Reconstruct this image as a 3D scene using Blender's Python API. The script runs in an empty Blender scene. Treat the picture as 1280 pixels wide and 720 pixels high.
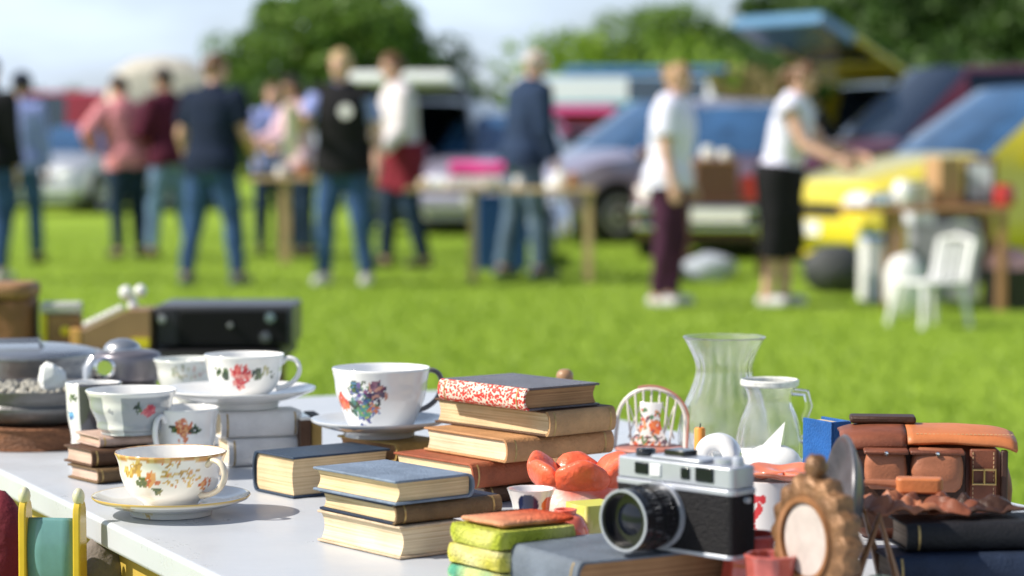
import bpy, bmesh, math, random
import numpy as np
from mathutils import Vector, Matrix, noise as mnoise
R = math.radians
rnd = random.Random(7)
scene = bpy.context.scene
COL = scene.collection

# ------------------------------------------------------------------ camera
EYE = 1.03
F = 85 / 36 * 1280
PITCH = math.atan((360 - 186) / F)
cam_d = bpy.data.cameras.new('camera')
cam = bpy.data.objects.new('camera', cam_d)
COL.objects.link(cam)
cam.location = (0, 0, EYE)
cam.rotation_euler = (math.pi / 2 - PITCH, 0, 0)
cam_d.lens = 85
cam_d.sensor_width = 36
cam_d.clip_start = 0.05
cam_d.clip_end = 3000
cam_d.dof.use_dof = True
cam_d.dof.focus_distance = 2.12
cam_d.dof.aperture_fstop = 5.4
cam_d.dof.aperture_blades = 0
scene.camera = cam
FW = Vector((0, math.cos(PITCH), -math.sin(PITCH)))
UP = Vector((0, math.sin(PITCH), math.cos(PITCH)))
def ray(px, py):
    return FW + Vector((1, 0, 0)) * ((px - 640) / F) + UP * ((360 - py) / F)
def T(px, py, z=0.70):
    d = ray(px, py)
    t = (z - EYE) / d.z
    return Vector((0, 0, EYE)) + d * t
def at(px, py, depth):
    d = ray(px, py)
    return Vector((0, 0, EYE)) + d * (depth / d.y)
ZT = 0.70

# ------------------------------------------------------------------ materials
MATS = {}
def mat(name, base, rough=0.5, metal=0.0, var=0.12, scale=12.0, bump=0.0, bscale=60.0, spec=0.5,
        coat=0.0, trans=0.0, ior=1.45, attr=False, stretch=None, sub=0.0, emit=None):
    if name in MATS:
        return MATS[name]
    m = bpy.data.materials.new(name)
    m.use_nodes = True
    nt = m.node_tree
    b = nt.nodes['Principled BSDF']
    N = nt.nodes.new
    L = nt.links.new
    b.inputs['Roughness'].default_value = rough
    b.inputs['Metallic'].default_value = metal
    b.inputs['Specular IOR Level'].default_value = spec
    b.inputs['Coat Weight'].default_value = coat
    b.inputs['Coat Roughness'].default_value = 0.06
    b.inputs['Transmission Weight'].default_value = trans
    b.inputs['IOR'].default_value = ior
    if sub:
        b.inputs['Subsurface Weight'].default_value = sub
        b.inputs['Subsurface Radius'].default_value = (0.02, 0.01, 0.006)
    tc = N('ShaderNodeTexCoord')
    mp = N('ShaderNodeMapping')
    L(tc.outputs['Object'], mp.inputs['Vector'])
    if stretch:
        mp.inputs['Scale'].default_value = stretch
    nz = N('ShaderNodeTexNoise')
    nz.inputs['Scale'].default_value = scale
    nz.inputs['Detail'].default_value = 6
    nz.inputs['Roughness'].default_value = 0.62
    L(mp.outputs['Vector'], nz.inputs['Vector'])
    if attr:
        at_ = N('ShaderNodeAttribute')
        at_.attribute_name = 'paint'
        src = at_.outputs['Color']
    else:
        rgb = N('ShaderNodeRGB')
        rgb.outputs[0].default_value = (*base, 1)
        src = rgb.outputs[0]
    mr = N('ShaderNodeMapRange')
    mr.inputs['From Min'].default_value = 0.25
    mr.inputs['From Max'].default_value = 0.75
    mr.inputs['To Min'].default_value = 1 - var
    mr.inputs['To Max'].default_value = 1 + var
    L(nz.outputs['Fac'], mr.inputs['Value'])
    mx = N('ShaderNodeVectorMath')
    mx.operation = 'SCALE'
    L(src, mx.inputs[0])
    L(mr.outputs[0], mx.inputs['Scale'])
    L(mx.outputs[0], b.inputs['Base Color'])
    r2 = N('ShaderNodeMapRange')
    r2.inputs['To Min'].default_value = max(0.02, rough * 0.82)
    r2.inputs['To Max'].default_value = min(1, rough * 1.18)
    L(nz.outputs['Fac'], r2.inputs['Value'])
    L(r2.outputs[0], b.inputs['Roughness'])
    if bump:
        n2 = N('ShaderNodeTexNoise')
        n2.inputs['Scale'].default_value = bscale
        n2.inputs['Detail'].default_value = 5
        L(mp.outputs['Vector'], n2.inputs['Vector'])
        bp = N('ShaderNodeBump')
        bp.inputs['Strength'].default_value = bump
        bp.inputs['Distance'].default_value = 0.01
        L(n2.outputs['Fac'], bp.inputs['Height'])
        L(bp.outputs[0], b.inputs['Normal'])
    if emit:
        b.inputs['Emission Color'].default_value = (*emit, 1)
        b.inputs['Emission Strength'].default_value = 1
    MATS[name] = m
    return m

def leaf_mat(name, c1, c2, scale=0.6):
    m = bpy.data.materials.new(name)
    m.use_nodes = True
    nt = m.node_tree
    N = nt.nodes.new
    L = nt.links.new
    b = nt.nodes['Principled BSDF']
    b.inputs['Roughness'].default_value = 0.6
    g = N('ShaderNodeNewGeometry')
    nz = N('ShaderNodeTexNoise')
    nz.inputs['Scale'].default_value = scale
    nz.inputs['Detail'].default_value = 3
    tc = N('ShaderNodeTexCoord')
    L(tc.outputs['Object'], nz.inputs['Vector'])
    ad = N('ShaderNodeMath')
    ad.operation = 'MULTIPLY_ADD'
    L(g.outputs['Random Per Island'], ad.inputs[0])
    ad.inputs[1].default_value = 0.55
    L(nz.outputs['Fac'], ad.inputs[2])
    cr = N('ShaderNodeValToRGB')
    cr.color_ramp.elements[0].position = 0.35
    cr.color_ramp.elements[0].color = (*c1, 1)
    cr.color_ramp.elements[1].position = 1.05
    cr.color_ramp.elements[1].color = (*c2, 1)
    L(ad.outputs[0], cr.inputs[0])
    L(cr.outputs[0], b.inputs['Base Color'])
    tr = N('ShaderNodeBsdfTranslucent')
    L(cr.outputs[0], tr.inputs['Color'])
    mx = N('ShaderNodeMixShader')
    mx.inputs[0].default_value = 0.35
    out = nt.nodes['Material Output']
    L(b.outputs[0], mx.inputs[1])
    L(tr.outputs[0], mx.inputs[2])
    L(mx.outputs[0], out.inputs['Surface'])
    return m

def pages_mat(name, base, dark):
    m = bpy.data.materials.new(name)
    m.use_nodes = True
    nt = m.node_tree
    N = nt.nodes.new
    L = nt.links.new
    b = nt.nodes['Principled BSDF']
    b.inputs['Roughness'].default_value = 0.85
    b.inputs['Specular IOR Level'].default_value = 0.15
    tc = N('ShaderNodeTexCoord')
    mp = N('ShaderNodeMapping')
    mp.inputs['Scale'].default_value = (6, 6, 900)
    L(tc.outputs['Object'], mp.inputs['Vector'])
    nz = N('ShaderNodeTexNoise')
    nz.inputs['Scale'].default_value = 1.0
    nz.inputs['Detail'].default_value = 5
    nz.inputs['Roughness'].default_value = 0.7
    L(mp.outputs[0], nz.inputs['Vector'])
    n2 = N('ShaderNodeTexNoise')
    n2.inputs['Scale'].default_value = 28
    n2.inputs['Detail'].default_value = 4
    L(tc.outputs['Object'], n2.inputs['Vector'])
    cr = N('ShaderNodeValToRGB')
    cr.color_ramp.elements[0].position = 0.33
    cr.color_ramp.elements[0].color = (*dark, 1)
    cr.color_ramp.elements[1].position = 0.55
    cr.color_ramp.elements[1].color = (*base, 1)
    L(nz.outputs['Fac'], cr.inputs[0])
    mr = N('ShaderNodeMapRange')
    mr.inputs['From Min'].default_value = 0.3
    mr.inputs['From Max'].default_value = 0.75
    mr.inputs['To Min'].default_value = 1.05
    mr.inputs['To Max'].default_value = 0.8
    L(n2.outputs['Fac'], mr.inputs['Value'])
    mx = N('ShaderNodeVectorMath')
    mx.operation = 'SCALE'
    L(cr.outputs[0], mx.inputs[0])
    L(mr.outputs[0], mx.inputs['Scale'])
    L(mx.outputs[0], b.inputs['Base Color'])
    bp = N('ShaderNodeBump')
    bp.inputs['Strength'].default_value = 0.35
    bp.inputs['Distance'].default_value = 0.002
    L(nz.outputs['Fac'], bp.inputs['Height'])
    L(bp.outputs[0], b.inputs['Normal'])
    return m

def glass_mat(name, col=(1, 1, 1), rough=0.0, ior=1.45, white_mix=0.10):
    m = bpy.data.materials.new(name)
    m.use_nodes = True
    nt = m.node_tree
    b = nt.nodes['Principled BSDF']
    b.inputs['Base Color'].default_value = (*col, 1)
    b.inputs['Transmission Weight'].default_value = 1
    b.inputs['Roughness'].default_value = rough
    b.inputs['IOR'].default_value = ior
    d = nt.nodes.new('ShaderNodeBsdfDiffuse')  # patchy diffuse white blended into the clear glass
    d.inputs['Color'].default_value = (0.8, 0.82, 0.82, 1)
    mx = nt.nodes.new('ShaderNodeMixShader')
    nz = nt.nodes.new('ShaderNodeTexNoise')
    nz.inputs['Scale'].default_value = 45
    nz.inputs['Detail'].default_value = 6
    tc = nt.nodes.new('ShaderNodeTexCoord')
    nt.links.new(tc.outputs['Object'], nz.inputs['Vector'])
    mr = nt.nodes.new('ShaderNodeMapRange')
    mr.inputs['From Min'].default_value = 0.3
    mr.inputs['From Max'].default_value = 0.75
    mr.inputs['To Min'].default_value = white_mix * 0.5
    mr.inputs['To Max'].default_value = white_mix * 2.0
    nt.links.new(nz.outputs['Fac'], mr.inputs['Value'])
    nt.links.new(mr.outputs[0], mx.inputs[0])
    nt.links.new(b.outputs[0], mx.inputs[1])
    nt.links.new(d.outputs[0], mx.inputs[2])
    nt.links.new(mx.outputs[0], nt.nodes['Material Output'].inputs['Surface'])
    return m

# ------------------------------------------------------------------ mesh builder
class MB:
    def __init__(s):
        s.v = []
        s.f = []
        s.m = []
        s.c = []
    def add(s, verts, faces, mi=0, cols=None):
        o = len(s.v)
        s.v += [tuple(p) for p in verts]
        s.f += [tuple(i + o for i in f) for f in faces]
        s.m += [mi] * len(faces)
        s.c += (list(cols) if cols is not None else [(1, 1, 1)] * len(verts))
        return s
    def box(s, c, size, rot=None, mi=0, col=(1, 1, 1)):
        x, y, z = [a / 2 for a in size]
        vs = [Vector(p) for p in ((-x, -y, -z), (x, -y, -z), (x, y, -z), (-x, y, -z), (-x, -y, z), (x, -y, z), (x, y, z), (-x, y, z))]
        if rot is not None:
            M = rot if isinstance(rot, Matrix) else Matrix.Rotation(rot, 3, 'Z')
            vs = [M @ p for p in vs]
        c = Vector(c)
        return s.add([p + c for p in vs], [(0, 3, 2, 1), (4, 5, 6, 7), (0, 1, 5, 4), (1, 2, 6, 5), (2, 3, 7, 6), (3, 0, 4, 7)], mi, [col] * 8)
    def grid(s, P, closed_u=False, closed_v=False, mi=0, cols=None):
        nu, nv = len(P), len(P[0])
        fs = []
        for i in range(nu if closed_u else nu - 1):
            for j in range(nv if closed_v else nv - 1):
                a = i * nv + j
                b = i * nv + (j + 1) % nv
                c = ((i + 1) % nu) * nv + (j + 1) % nv
                d = ((i + 1) % nu) * nv + j
                fs.append((a, b, c, d))
        return s.add([p for r in P for p in r], fs, mi, [c for r in cols for c in r] if cols else None)
    def lathe(s, prof, n=48, c=(0, 0, 0), mi=0, paint=None, wob=None, axis=None, caps=True):
        """prof: list of (r, z)"""
        P = []
        C = []
        for r, z in prof:
            row = []
            crow = []
            for k in range(n):
                a = 2 * math.pi * k / n
                rr, zz = (wob(a, r, z) if wob else (r, z))
                p = Vector((rr * math.cos(a), rr * math.sin(a), zz))
                if axis is not None:
                    p = axis @ p
                row.append((p.x + c[0], p.y + c[1], p.z + c[2]))
                crow.append(paint(a, rr, zz) if paint else (1, 1, 1))
            P.append(row)
            C.append(crow)
        s.grid(P, False, True, mi, C)
        base = len(s.v) - len(prof) * n
        if caps and prof[0][0] > 1e-6:
            s.f.append(tuple(base + k for k in range(n - 1, -1, -1)))
            s.m.append(mi)
        if caps and prof[-1][0] > 1e-6:
            o = base + (len(prof) - 1) * n
            s.f.append(tuple(o + k for k in range(n)))
            s.m.append(mi)
        return s
    def tube(s, path, rad, n=10, mi=0, closed=False, flat=1.0):
        path = [Vector(p) for p in path]
        k = len(path)
        rs = rad if isinstance(rad, (list, tuple)) else [rad] * k
        up = Vector((0, 0, 1))
        P = []
        prev = None
        for i in range(k):
            if closed:
                d = path[(i + 1) % k] - path[i - 1]
            else:
                d = path[min(i + 1, k - 1)] - path[max(i - 1, 0)]
            d.normalize()
            if prev is None:
                a = d.cross(up)
                if a.length < 1e-3:
                    a = d.cross(Vector((1, 0, 0)))
            else:
                a = prev - d * prev.dot(d)
            a.normalize()
            prev = a
            b = d.cross(a)
            P.append([path[i] + a * (rs[i] * math.cos(2 * math.pi * j / n)) + b * (rs[i] * flat * math.sin(2 * math.pi * j / n)) for j in range(n)])
        o = len(s.v)
        s.grid(P, closed, True, mi)
        if not closed:
            s.f.append(tuple(o + j for j in range(n)))
            s.m.append(mi)
            s.f.append(tuple(o + (k - 1) * n + j for j in range(n - 1, -1, -1)))
            s.m.append(mi)
        return s
    def ball(s, c, r, nu=10, nv=16, rot=None, mi=0, wob=None):
        if not isinstance(r, (list, tuple)):
            r = (r, r, r)
        P = []
        c = Vector(c)
        for i in range(nu + 1):
            t = math.pi * min(max(i / nu, 0.002), 0.998)
            row = []
            for j in range(nv):
                a = 2 * math.pi * j / nv
                p = Vector((r[0] * math.sin(t) * math.cos(a), r[1] * math.sin(t) * math.sin(a), -r[2] * math.cos(t)))
                if wob:
                    p = p * wob(p)
                if rot is not None:
                    p = rot @ p
                row.append(p + c)
            P.append(row)
        o = len(s.v)
        s.grid(P, False, True, mi)
        s.f.append(tuple(o + j for j in range(nv - 1, -1, -1)))
        s.m.append(mi)
        s.f.append(tuple(o + nu * nv + j for j in range(nv)))
        s.m.append(mi)
        return s
    def prism(s, poly, a, b, plane='xz', mi=0):
        """poly extruded from a to b along the axis the plane leaves out"""
        def P(u, v, w):
            return {'xz': (u, w, v), 'xy': (u, v, w), 'yz': (w, u, v)}[plane]
        n = len(poly)
        vs = [P(u, v, a) for u, v in poly] + [P(u, v, b) for u, v in poly]
        fs = [tuple(range(n)), tuple(range(2 * n - 1, n - 1, -1))]
        fs += [(i, i + n, (i + 1) % n + n, (i + 1) % n) for i in range(n)]
        return s.add(vs, fs, mi)
    def build(s, name, mats, parent=None, smooth=True, bevel=0.0, seg=2, paint=False, angle=35, sub=0):
        me = bpy.data.meshes.new(name)
        me.from_pydata([tuple(p) for p in s.v], [], s.f)
        if not isinstance(mats, (list, tuple)):
            mats = [mats]
        for m in mats:
            me.materials.append(m)
        if len(mats) > 1:
            me.polygons.foreach_set('material_index', s.m)
        if paint:
            ca = me.color_attributes.new('paint', 'FLOAT_COLOR', 'POINT')
            ca.data.foreach_set('color', [x for c in s.c for x in (c[0], c[1], c[2], 1.0)])
        bm = bmesh.new()
        bm.from_mesh(me)
        bmesh.ops.recalc_face_normals(bm, faces=bm.faces)
        ang = R(angle)
        for f in bm.faces:
            f.smooth = smooth
        for e in bm.edges:
            if len(e.link_faces) == 2 and e.calc_face_angle(0) > ang:
                e.smooth = False
        bm.to_mesh(me)
        bm.free()
        o = bpy.data.objects.new(name, me)
        COL.objects.link(o)
        if parent is not None:
            o.parent = parent
        if bevel:
            md = o.modifiers.new('bevel', 'BEVEL')
            md.width = bevel
            md.segments = seg
            md.limit_method = 'ANGLE'
            md.angle_limit = R(40)
            md.harden_normals = False
        if sub:
            md = o.modifiers.new('sub', 'SUBSURF')
            md.levels = md.render_levels = sub
        return o

def tag(o, label, cat, group=None):
    o['label'] = label
    o['category'] = cat
    if group:
        o['group'] = group
    return o
def thing(name, label, cat, loc=(0, 0, 0), rz=0.0, group=None):
    o = bpy.data.objects.new(name, None)
    o.empty_display_size = 0.05
    COL.objects.link(o)
    o.location = loc
    o.rotation_euler = (0, 0, rz)
    return tag(o, label, cat, group)
def place(o, loc, rz=0.0):
    o.location = loc
    o.rotation_euler = (0, 0, rz)
    return o
def kind(o, k):
    o['kind'] = k
    return o
def copy_tree(o, parent=None):
    c = o.copy()
    COL.objects.link(c)
    c.parent = parent
    for ch in list(o.children):
        copy_tree(ch, c)
    return c
def fn(v, s, seed=0):
    return mnoise.noise(Vector(v) * s + Vector((seed * 7.3, seed * 3.1, seed * 1.7)))

# ------------------------------------------------------------------ light, sky
SUN = Vector((-0.74, -0.16, 0.66)).normalized()
elev = math.asin(SUN.z)
world = bpy.data.worlds.new('World')
scene.world = world
world.use_nodes = True
nt = world.node_tree
N = nt.nodes.new
L = nt.links.new
bg = nt.nodes['Background']
sky = N('ShaderNodeTexSky')
sky.sky_type = 'NISHITA'
sky.sun_disc = False
sky.sun_elevation = elev
sky.sun_rotation = math.atan2(SUN.x, SUN.y)
sky.air_density = 1.0
sky.dust_density = 1.2
tc = N('ShaderNodeTexCoord')
mp = N('ShaderNodeMapping')
mp.inputs['Scale'].default_value = (5.0, 5.0, 16.0)
mp.inputs['Location'].default_value = (0.4, 0.0, 0.9)
L(tc.outputs['Generated'], mp.inputs['Vector'])
nz = N('ShaderNodeTexNoise')
nz.inputs['Scale'].default_value = 1.1
nz.inputs['Detail'].default_value = 7
nz.inputs['Roughness'].default_value = 0.55
L(mp.outputs[0], nz.inputs['Vector'])
cr = N('ShaderNodeValToRGB')
cr.color_ramp.elements[0].position = 0.36
cr.color_ramp.elements[0].color = (0.38, 0.38, 0.38, 1)
cr.color_ramp.elements[1].position = 0.66
cr.color_ramp.elements[1].color = (0.9, 0.9, 0.9, 1)
L(nz.outputs['Fac'], cr.inputs[0])
mixc = N('ShaderNodeMix')
mixc.data_type = 'RGBA'
sep = N('ShaderNodeSeparateXYZ')
L(tc.outputs['Generated'], sep.inputs[0])
fall = N('ShaderNodeMapRange')
fall.inputs['From Min'].default_value = 0.10
fall.inputs['From Max'].default_value = 0.55
fall.inputs['To Min'].default_value = 1.0
fall.inputs['To Max'].default_value = 0.12
L(sep.outputs[2], fall.inputs['Value'])
mulc = N('ShaderNodeMath')
mulc.operation = 'MULTIPLY'
L(cr.outputs[0], mulc.inputs[0])
L(fall.outputs[0], mulc.inputs[1])
L(mulc.outputs[0], mixc.inputs['Factor'])
L(sky.outputs[0], mixc.inputs[6])
mixc.inputs[7].default_value = (10.0, 11.9, 14.8, 1)
L(mixc.outputs[2], bg.inputs['Color'])
bg.inputs['Strength'].default_value = 0.072
sl = bpy.data.lights.new('sun', 'SUN')
sl.energy = 5.0
sl.angle = R(0.55)
sl.color = (1.0, 0.92, 0.80)
so = bpy.data.objects.new('sun', sl)
COL.objects.link(so)
so.rotation_euler = SUN.to_track_quat('Z', 'Y').to_euler()
scene.view_settings.view_transform = 'Standard'
scene.view_settings.look = 'None'
scene.view_settings.gamma = 1
scene.view_settings.use_curve_mapping = False
scene.view_settings.exposure = 0.42
scene.cycles.use_denoising = True
scene.cycles.max_bounces = 10
scene.cycles.transmission_bounces = 10
scene.cycles.transparent_max_bounces = 10
scene.cycles.caustics_refractive = True
scene.cycles.caustics_reflective = False
scene.cycles.sample_clamp_indirect = 6

# ------------------------------------------------------------------ ground
def grass_ground_mat():
    m = bpy.data.materials.new('mown_grass')
    m.use_nodes = True
    nt = m.node_tree
    N = nt.nodes.new
    L = nt.links.new
    b = nt.nodes['Principled BSDF']
    b.inputs['Roughness'].default_value = 0.9
    b.inputs['Specular IOR Level'].default_value = 0.1
    tc = N('ShaderNodeTexCoord')
    n1 = N('ShaderNodeTexNoise')
    n1.inputs['Scale'].default_value = 0.55
    n1.inputs['Detail'].default_value = 8
    n1.inputs['Roughness'].default_value = 0.7
    L(tc.outputs['Object'], n1.inputs['Vector'])
    n2 = N('ShaderNodeTexNoise')
    n2.inputs['Scale'].default_value = 22
    n2.inputs['Detail'].default_value = 5
    L(tc.outputs['Object'], n2.inputs['Vector'])
    ad = N('ShaderNodeMath')
    ad.operation = 'MULTIPLY_ADD'
    L(n2.outputs['Fac'], ad.inputs[0])
    ad.inputs[1].default_value = 0.6
    L(n1.outputs['Fac'], ad.inputs[2])
    cr = N('ShaderNodeValToRGB')
    e = cr.color_ramp.elements
    e[0].position = 0.52
    e[0].color = (0.195, 0.305, 0.024, 1)
    e[1].position = 1.05
    e[1].color = (0.255, 0.372, 0.040, 1)
    L(ad.outputs[0], cr.inputs[0])
    L(cr.outputs[0], b.inputs['Base Color'])
    bp = N('ShaderNodeBump')
    bp.inputs['Strength'].default_value = 0.5
    bp.inputs['Distance'].default_value = 0.03
    L(n2.outputs['Fac'], bp.inputs['Height'])
    L(bp.outputs[0], b.inputs['Normal'])
    return m
g = MB()
gp = []
xs = [-900, -300, -100, -40, -20, -10, 0, 10, 20, 40, 100, 300, 900]
ys = [-60, -20, -5, 0, 5, 10, 15, 20, 25, 30, 40, 60, 90, 150, 300, 700, 1600]
g.grid([[(x, y, 0.0) for x in xs] for y in ys])
kind(g.build('ground', grass_ground_mat()), 'structure')

# short blades over the part of the field in view
gb = MB()
grng = np.random.default_rng(3)
vs, fs = [], []
for k in range(88000):
    y = 4.5 + 26 * grng.random() ** 1.5
    x = (abs(grng.normal()) * 0.55) * (0.225 * y + 0.6) * (1 if k % 2 else -1) if k % 3 else (grng.random() * 2 - 1) * (0.235 * y + 0.7)
    h = 0.018 + 0.024 * grng.random()
    a = grng.random() * 6.283
    w = 0.006 + 0.005 * grng.random()
    lx, ly = (grng.random(2) - 0.5) * 0.05
    o = len(vs)
    vs += [(x - w * math.cos(a), y - w * math.sin(a), 0.002), (x + w * math.cos(a), y + w * math.sin(a), 0.002), (x + lx, y + ly, h)]
    fs.append((o, o + 1, o + 2))
gb.add(vs, fs)
kind(gb.build('grass', leaf_mat('grass_blade', (0.22, 0.34, 0.026), (0.27, 0.385, 0.042), 0.5)), 'stuff')

# ------------------------------------------------------------------ trees and hedges
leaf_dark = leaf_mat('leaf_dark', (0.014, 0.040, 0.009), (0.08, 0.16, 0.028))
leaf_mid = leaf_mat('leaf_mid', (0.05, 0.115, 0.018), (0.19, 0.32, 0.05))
leaf_bright = leaf_mat('leaf_bright', (0.10, 0.19, 0.012), (0.26, 0.40, 0.03))
leaf_tan = leaf_mat('leaf_tan', (0.16, 0.13, 0.05), (0.40, 0.31, 0.15))
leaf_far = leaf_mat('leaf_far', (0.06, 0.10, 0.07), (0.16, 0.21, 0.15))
bark = mat('bark', (0.13, 0.09, 0.06), 0.9, var=0.4, bump=0.6, bscale=9)

def leaves(mb, centre, rad, n, size, rng, shell=0.55):
    c = np.array(centre)
    d = rng.normal(size=(n, 3))
    d /= np.linalg.norm(d, axis=1)[:, None]
    rr = (shell + (1 - shell) * rng.random(n)) ** 0.7
    p = c + d * rr[:, None] * np.array(rad)
    a = rng.normal(size=(n, 3)); a /= np.linalg.norm(a, axis=1)[:, None]
    b = np.cross(a, d + rng.normal(size=(n, 3)) * 0.6)
    b /= (np.linalg.norm(b, axis=1)[:, None] + 1e-9)
    s = size * (0.6 + 0.8 * rng.random(n))[:, None]
    q = np.stack([p - a * s, p + b * s * 0.55, p + a * s, p - b * s * 0.55], 1).reshape(-1, 3)
    mb.add([tuple(x) for x in q], [(4 * i, 4 * i + 1, 4 * i + 2, 4 * i + 3) for i in range(n)])

def tree(label, x, y, h, w, lm, seed, name='broadleaf_tree', n=38, group=None, low=0.18):
    rng = np.random.default_rng(seed)
    t = thing(name, label, 'tree', (x, y, 0), rng.random() * 6, group)
    tr = MB()
    top = h * 0.55
    tr.tube([(0, 0, -0.1), (0.04 * h * 0.2, 0, top * 0.3), (-0.02 * h, 0.01 * h, top * 0.65), (0, 0, top)], [h * 0.034, h * 0.027, h * 0.02, h * 0.012], 10)
    cl = []
    for k in range(n):
        u = rng.normal(size=3)
        u /= np.linalg.norm(u)
        rr = rng.random() ** 0.4
        zz = low + (1 - low) * (0.5 + 0.46 * u[2] * rr)
        prof = 0.72 + 0.35 * math.sin(math.pi * min(1, (zz - low) / (1 - low) * 0.9 + 0.1))
        cl.append((u[0] * rr * w * 0.40 * prof, u[1] * rr * w * 0.40 * prof, zz * h, w * (0.10 + 0.10 * rng.random())))
    for k in range(6):
        c = cl[k]
        z0 = top * (0.35 + 0.1 * k)
        tr.tube([(0, 0, z0), (c[0] * 0.45, c[1] * 0.45, z0 + (c[2] - z0) * 0.6), (c[0], c[1], c[2])], [h * 0.014, h * 0.009, h * 0.004], 7)
    tr.build('trunk', bark, t)
    cr = MB()
    for c in cl:
        leaves(cr, c[:3], (c[3], c[3], c[3] * 0.8), 150, w * 0.026, rng)
    cr.build('crown', lm, t, smooth=False)
    return t

def hedge(label, x0, x1, y, dep, h, lm, seed, name='hedge', size=0.22, dens=1.0):
    rng = np.random.default_rng(seed)
    t = thing(name, label, 'hedge', ((x0 + x1) / 2, y, 0))
    wd = x1 - x0
    fo = MB()
    n = int(wd * h * 1.2 * dens) + 6
    for k in range(n):
        cx = (rng.random() - 0.5) * wd
        cz = (0.12 + 0.80 * rng.random()) * h
        cy = (rng.random() - 0.5) * dep
        r = 0.22 * h * (0.7 + 0.6 * rng.random())
        leaves(fo, (cx, cy, cz), (r * 1.5, r, r), 90, size, rng)
    fo.build('foliage', lm, t, smooth=False)
    st = MB()
    for k in range(max(4, int(wd / 2.2))):
        cx = (k + 0.5) / max(4, int(wd / 2.2)) * wd - wd / 2
        st.tube([(cx, 0, -0.05), (cx + 0.1, 0.05, h * 0.4), (cx - 0.06, 0, h * 0.8)], [0.07, 0.05, 0.02], 6)
    st.build('stem', bark, t)
    return t

def bgx(px, d):
    return (px - 640) / F * d
def bgz(py, d):
    return EYE + (186 - py) / F * d
# left clump
TG = 'trees along the field edge'
tree('broad dark green tree rising highest above the man in navy and the blonde woman', bgx(425, 95), 95, 8.8, 7.6, leaf_mid, 11, n=60)
tree('lower rounded green tree on the side of the clump nearer the pale sky', bgx(315, 92), 92, 5.8, 4.8, leaf_mid, 12, n=44)
tree('small tree at the end of the clump, tapering to the gap of sky', bgx(540, 98), 98, 5.6, 5.0, leaf_dark, 13, n=44)
tree('tiny isolated round tree against pale sky above the man in pink', bgx(163, 120), 120, 5.7, 2.6, leaf_far, 14, n=22)
# right clump
tree('green tree beside the gap of sky, above the man in the navy jacket', bgx(765, 96), 96, 6.6, 4.6, leaf_mid, 21, n=46)
tree('tall green tree in the middle of the wood behind the woman in a white tee', bgx(850, 104), 104, 7.4, 6.6, leaf_mid, 22, n=56)
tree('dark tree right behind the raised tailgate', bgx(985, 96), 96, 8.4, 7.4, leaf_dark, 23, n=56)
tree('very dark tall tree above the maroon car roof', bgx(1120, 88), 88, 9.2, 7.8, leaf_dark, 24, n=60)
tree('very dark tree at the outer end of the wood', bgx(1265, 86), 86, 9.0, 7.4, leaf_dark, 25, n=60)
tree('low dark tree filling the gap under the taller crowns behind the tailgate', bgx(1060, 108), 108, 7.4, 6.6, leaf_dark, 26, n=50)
hedge('bright yellow green hedge behind the man in the navy jacket', bgx(660, 72), bgx(905, 72), 72, 2.0, 4.2, leaf_bright, 31, size=0.16, dens=1.4)
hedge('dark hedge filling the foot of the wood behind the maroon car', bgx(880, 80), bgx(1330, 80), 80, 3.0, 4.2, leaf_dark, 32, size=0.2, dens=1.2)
hedge('dry tan hedge bank behind the silver hatchback', bgx(835, 62), bgx(985, 62), 62, 1.2, 2.75, leaf_tan, 33, size=0.12, dens=1.6)
hedge('hazy grey green hedge on the far horizon beyond the red van', bgx(-700, 160), bgx(330, 160), 160, 4, 5.3, leaf_far, 34, size=0.5, dens=0.35)
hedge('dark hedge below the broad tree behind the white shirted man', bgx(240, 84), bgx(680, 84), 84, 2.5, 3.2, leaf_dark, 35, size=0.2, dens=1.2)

# ------------------------------------------------------------------ cars
tyre_m = mat('tyre', (0.018, 0.018, 0.02), 0.8)
rim_m = mat('rim', (0.55, 0.56, 0.58), 0.3, 0.8)
glass_car = mat('car_glass', (0.03, 0.05, 0.075), 0.04, 0.0, var=0.05, spec=0.9, coat=1.0)
glass_sky = mat('car_glass_sky_tint', (0.035, 0.10, 0.22), 0.05, 0.25, var=0.75, scale=2.2, spec=0.8, coat=1.0)  # reflected sky put into the glass as a blotchy blue base colour
glass_dark = mat('car_glass_dark', (0.012, 0.02, 0.04), 0.1, var=0.1, spec=0.4)
chrome = mat('chrome', (0.75, 0.76, 0.78), 0.12, 1.0, var=0.05)
black_trim = mat('black_trim', (0.02, 0.02, 0.022), 0.5)
lamp_m = mat('lamp_glass', (0.70, 0.73, 0.76), 0.3)
tail_m = mat('tail_lamp', (0.45, 0.015, 0.02), 0.15, coat=1)
plate_w = mat('plate_white', (0.75, 0.75, 0.72), 0.4)
plate_y = mat('plate_yellow', (0.75, 0.55, 0.05), 0.4)
seat_m = mat('car_interior', (0.03, 0.03, 0.035), 0.9)

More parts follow.
